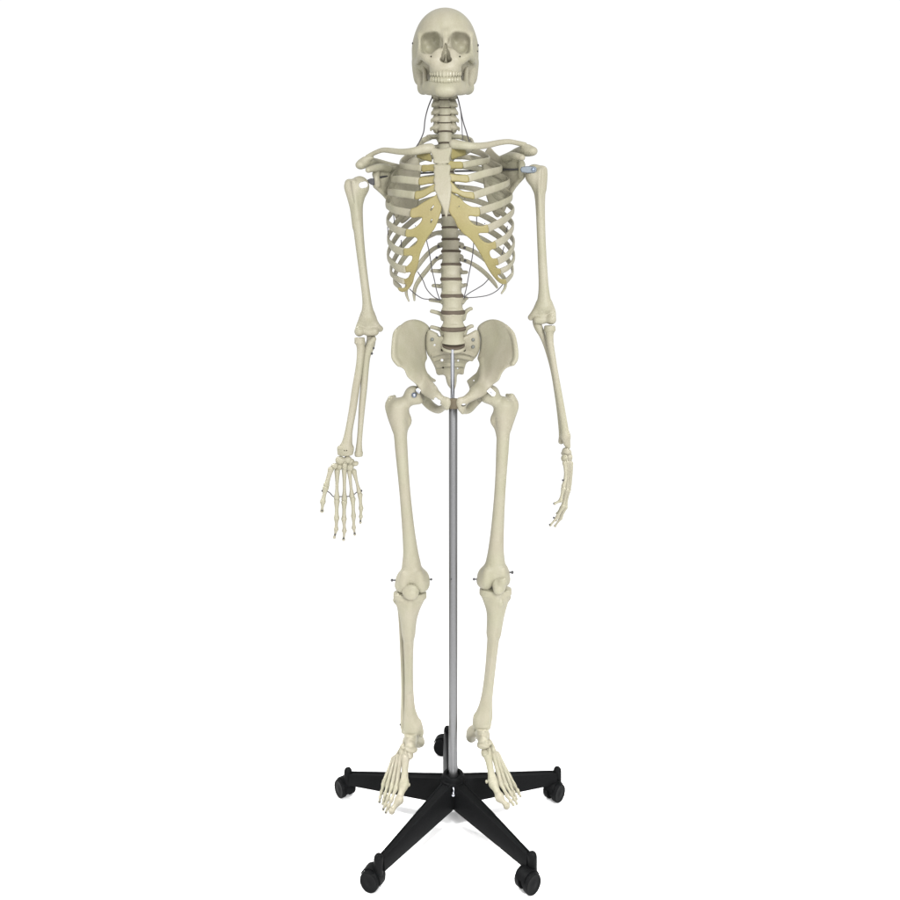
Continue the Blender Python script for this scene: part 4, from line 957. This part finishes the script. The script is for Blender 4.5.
# ---------------------------------------------------------------- wires and rods
def wire(pts, r=.5): return sweep('wire', pts, WIRE, SK, r, None, None, 5, 8)
wire([(434.0, 95.0, 2.2), (431.2, 99.5, 1.6), (427.6, 109, .8), (425.0, 120, .2), (423.6, 132, -.6), (419.0, 142.6, -2.0), (416, 147, -1.8)], .62)
wire([(456.6, 95.0, 2.2), (458.6, 101, 1.6), (460.8, 111, .8), (463.2, 122, .2), (466.4, 132, -.6), (469.6, 142.6, -1.6)], .62)
wire([(460.6, 110, .8), (461.8, 124, .2), (462.6, 140.4, -2)], .42)
wire([(426.4, 240, -7), (428.8, 250, -3.4), (430.4, 259, 0), (432.0, 270, 1.6), (434.4, 280, 2.0), (436.8, 291, 2.0), (439.8, 299.6, 1.6)])
wire([(417.8, 272, -4), (422.8, 280, -1.4), (426.6, 289, .6), (433.2, 296.4, 1.6), (439.8, 299.8, 1.6)])
wire([(409.6, 289, -.6), (415.2, 294, .4), (422.4, 298.4, 1.2), (430, 299.4, 1.6), (439.8, 300.2, 1.6)])
wire([(473.8, 240, -7), (473.2, 250, -3.0), (471.4, 262, 0), (468.8, 275, 1.6), (466.4, 288, 2.0), (464.0, 297.0, 1.6)])
wire([(488.6, 279, -3.4), (483.4, 284.4, -1.2), (477, 288.6, .4), (470, 292.6, 1.4), (464.0, 297.2, 1.6)])
wire([(503.6, 283.4, -.6), (497, 290.6, .4), (488, 295.2, 1.0), (476, 297.2, 1.4), (464.0, 297.8, 1.6)])
wire([(393.4, 214, 3.4), (394.6, 223.6, 3.6)], .45); wire([(401.2, 240, 4), (401.4, 248.4, 4)], .45)
wire([(387.6, 227, 1.6), (388.4, 238, 1.8)], .45)
wire([(476.6, 217, -2), (476.7, 226, -2)], .45); wire([(504.0, 246.6, -1), (502.0, 254.6, -1)], .45); wire([(507.4, 226, 2), (506.4, 232, 2)], .45)
sweep('shoulder_rod', [(376, 177.8, 2.2), (384, 176.6, 4.0), (392, 175.6, 6.6), (402, 174.6, 10.2), (414, 173.6, 10.6), (436, 172.4, 7.4)], DARKSTEEL, SK, .95, None, None, 4, 10)
sweep('shoulder_rod', [(455, 171.2, 7.4), (476, 170.8, 10.6), (490, 170.2, 10.2), (502, 169.6, 6.4), (512, 169.4, 4.0), (523, 169.2, 2.2)], DARKSTEEL, SK, .95, None, None, 4, 10)

# ================================================================== ROLLING STAND
ST = bpy.data.objects.new('rolling_stand', None); COL.objects.link(ST)
PX = P(453.15, 700, 0)[0]
ST.location = (PX, 0, 0)
bpy.context.view_layer.update()
tag(ST, 'grey metal pole on a black plastic five-legged base with twin-wheel casters', 'stand')
def W(p): return np.asarray(p, float) - np.array([PX, 0, 0])
def zz(v, y=0): return P(450, v, y)[2]
lathe_axis('pole', W((PX, 0, .055)), W((PX, 0, zz(407))), [(0, 0), (0, .0098), (.008, .0098), (.995, .0098), (1, .0092), (1, 0)], ALU, ST, 40)
lathe_axis('rod', W((PX - .0014, 0, zz(408))), W((PX - .0014, 0, zz(349.4))), [(0, 0), (0, .0047), (1, .0047), (1, 0)], STEEL, ST, 32)
pin('set_screw', 451.3, 579.3, -.95, .7, ST, DARKSTEEL).location = (-PX, 0, 0)
pin('set_screw', 453.2, 443.6, -.95, .7, ST, ALU).location = (-PX, 0, 0)
# hub
hub = lathe_axis('hub', (0, 0, .040), (0, 0, .104), [(0, 0), (0, .026), (.05, .0275), (.55, .0275), (.60, .030), (.78, .030), (.84, .0285), (.86, .0255), (.95, .0245), (1, .0225), (1, .0165), (.93, .0150), (.93, 0)], BLACK, ST, 48)
lathe_axis('set_screw', (0, -.026, .0785), (0, -.037, .0770), [(0, 0), (0, .0022), (.45, .0022), (.45, .0046), (.8, .0046), (1, .0030), (1, 0)], STEEL, hub, 16)
sweep('screw_lever', [(453.2, 787.4, -3.3), (453.8, 790.6, -3.6), (452.9, 794.4, -3.7)], STEEL, hub, [.9, .8, .6]).location = (-PX, 0, 0)

def leg_mesh(R):
    """tapered moulded leg along +X with a chamfered ridge top and a domed socket at its end"""
    secs = []
    for t in (0.018, .05, .12, .20, R - .006):
        f = (t - .018) / (R - .024)
        wb = .0215 + (.0115 - .0215) * f        # half width at the bottom
        wt = .0135 + (.0080 - .0135) * f        # half width at the ridge
        zt = .0945 + (.0600 - .0945) * f
        zb = .0445 + (.0365 - .0445) * f
        secs.append([(t, -wb, zb), (t, -wb * 1.02, zb + .004), (t, -wt - .0012, zt - .0035), (t, -wt + .0015, zt), (t, -wt + .0040, zt), (t, -wt + .0052, zt - .0022),
                     (t, wt - .0052, zt - .0022), (t, wt - .0040, zt), (t, wt - .0015, zt), (t, wt + .0012, zt - .0035), (t, wb * 1.02, zb + .004), (t, wb, zb)])
    V = [p for s_ in secs for p in s_]; n = len(secs[0]); Q = []
    for i in range(len(secs) - 1):
        for k in range(n):
            a, b = i * n + k, i * n + (k + 1) % n
            Q.append((a, a + n, b + n, b))
    base = (len(secs) - 1) * n
    faces = [tuple(q) for q in Q] + [tuple(range(base, base + n)), tuple(reversed(range(n)))]
    # socket
    seg = 20
    prof = [(.030, 0), (.030, .0086), (.033, .0096), (.060, .0096), (.0655, .0086), (.0690, .0062), (.0705, .0030), (.0708, 0.0002)]
    b0 = len(V)
    for z, r in prof:
        for k in range(seg):
            a = 2 * math.pi * k / seg
            V.append((R + r * math.cos(a), r * math.sin(a), z))
    for i in range(len(prof) - 1):
        for k in range(seg):
            p, q = b0 + i * seg + k, b0 + i * seg + (k + 1) % seg
            faces.append((p, q, q + seg, p + seg))
    me = bpy.data.meshes.new('leg'); me.from_pydata(V, [], faces); me.update()
    for pl in me.polygons: pl.use_smooth = True
    me.set_sharp_from_angle(angle=math.radians(32))
    me.materials.append(BLACK)
    return me

def caster_meshes():
    # local frame: stem at the origin, axle along local Y, wheel centre trails along +X
    off, wr = .013, .0205
    V, Fc = [], []
    seg = 18
    def ring(prof, c, axis):
        b0 = len(V)
        for t, r in prof:
            for k in range(seg):
                a = 2 * math.pi * k / seg
                if axis == 'z': V.append((c[0] + r * math.cos(a), c[1] + r * math.sin(a), t))
                else: V.append((c[0] + r * math.cos(a), t, c[2] + r * math.sin(a)))
        for i in range(len(prof) - 1):
            for k in range(seg):
                p, q = b0 + i * seg + k, b0 + i * seg + (k + 1) % seg
                Fc.append((p, q, q + seg, p + seg) if axis == 'z' else (q, p, p + seg, q + seg))
    ring([(.022, 0), (.022, .0065), (.034, .0065), (.034, 0)], (0, 0), 'z')
    ring([(-.0052, 0), (-.0052, .0150), (.0052, .0150), (.0052, 0)], (off, 0, wr), 'y')
    # arched hood over both wheels
    b0 = len(V); m = 14
    for i in range(m + 1):
        a = math.radians(20 + 175 * i / m)
        for rr, yy in ((.0212, -.0105), (.0232, -.0105), (.0232, .0105), (.0212, .0105)):
            V.append((off + rr * math.cos(a), yy, wr + rr * math.sin(a)))
    for i in range(m):
        for k in range(4):
            a, b = b0 + i * 4 + k, b0 + i * 4 + (k + 1) % 4
            Fc.append((a, b, b + 4, a + 4))
    Fc.append((b0 + 3, b0 + 2, b0 + 1, b0)); e = b0 + m * 4; Fc.append((e, e + 1, e + 2, e + 3))
    body = bpy.data.meshes.new('caster'); body.from_pydata(V, [], Fc); body.update()
    wheels = []
    for s in (-1, 1):
        V2 = []; F2 = []
        prof = [(.0062, 0), (.0062, .0195), (.0072, .0205), (.0160, .0205), (.0178, .0196), (.0186, .0180), (.0180, .0165), (.0184, .0060), (.0190, .0040), (.0190, 0)]
        seg2 = 32
        for t, r in prof:
            for k in range(seg2):
                a = 2 * math.pi * k / seg2
                V2.append((off + r * math.cos(a), s * t, wr + r * math.sin(a)))
        for i in range(len(prof) - 1):
            for k in range(seg2):
                p, q = i * seg2 + k, i * seg2 + (k + 1) % seg2
                f = (q, p, p + seg2, q + seg2)
                F2.append(f if s > 0 else f[::-1])
        me = bpy.data.meshes.new('wheel'); me.from_pydata(V2, [], F2); me.update(); wheels.append(me)
    for me in [body] + wheels:
        for pl in me.polygons: pl.use_smooth = True
        me.set_sharp_from_angle(angle=math.radians(35)); me.materials.append(BLACK)
    return body, wheels

RB = .260
legm = leg_mesh(RB); cbody, cwheels = caster_meshes()
for k, (ang, cang) in enumerate(((162.6, 129), (234.8, 156), (307.4, 218), (18.2, 226), (93.0, 168))):
    a = math.radians(ang)
    o = bpy.data.objects.new('leg', legm); COL.objects.link(o); o.parent = ST; o.rotation_euler = (0, 0, a)
    c = bpy.data.objects.new('caster', cbody); COL.objects.link(c); c.parent = ST
    c.location = (RB * math.cos(a), RB * math.sin(a), 0); c.rotation_euler = (0, 0, math.radians(cang))
    for w in cwheels:
        q = bpy.data.objects.new('wheel', w); COL.objects.link(q); q.parent = c

# ================================================================== SETTING
me = bpy.data.meshes.new('floor')
n = 64; R = 9.0
me.from_pydata([(R * math.cos(2 * math.pi * k / n), R * math.sin(2 * math.pi * k / n), 0) for k in range(n)], [], [tuple(range(n))])
fl = link('floor', me, WHITE); fl['kind'] = 'structure'

# ================================================================== LIGHT
w = bpy.data.worlds.new('World'); sc.world = w; w.use_nodes = True
bg = w.node_tree.nodes['Background']; bg.inputs['Color'].default_value = (1, 1, 1, 1); bg.inputs['Strength'].default_value = 1.05
def area(name, loc, target, size, power, col=(1, 1, 1)):
    l = bpy.data.lights.new(name, 'AREA'); l.shape = 'RECTANGLE'; l.size, l.size_y = size; l.energy = power; l.color = col
    o = bpy.data.objects.new(name, l); COL.objects.link(o); o.location = loc
    o.rotation_euler = (Vector(target) - Vector(loc)).to_track_quat('-Z', 'Y').to_euler()
    return o
area('softbox', (1.5, -3.5, 2.3), (0, 0, 1.25), (1.1, 1.4), 190)
area('fill_softbox', (-1.6, -3.4, 2.0), (0, 0, 1.15), (1.2, 1.6), 66)
for nm, lc in (('floor_shadow_fill', (-2.0, .3, 3.3)), ('floor_shadow_fill', (2.0, .3, 3.3)), ('floor_shadow_fill', (.2, -2.5, 3.4))):  # added unseen lamps, there only to lighten the stand's shadows on the floor
    fl_ = area(nm, lc, (0, -.12, 0), (.4, .4), 2.6)
    fl_.data.spread = math.radians(24)
    if lc[1] < 0: fl_.data.energy = .9

# ================================================================== CAMERA
cd = bpy.data.cameras.new('camera'); cam = bpy.data.objects.new('camera', cd); COL.objects.link(cam)
cam.location = (0, -D, HC); cam.rotation_euler = (math.radians(90), 0, 0)
cd.sensor_width = 36; cd.lens = 36 * F / 900
cd.shift_y = -(450 - 296) / 900
cd.clip_start = .05; cd.clip_end = 100
sc.camera = cam
sc.view_settings.view_transform = 'Standard'; sc.view_settings.look = 'None'
sc.view_settings.exposure = 0; sc.view_settings.gamma = 1
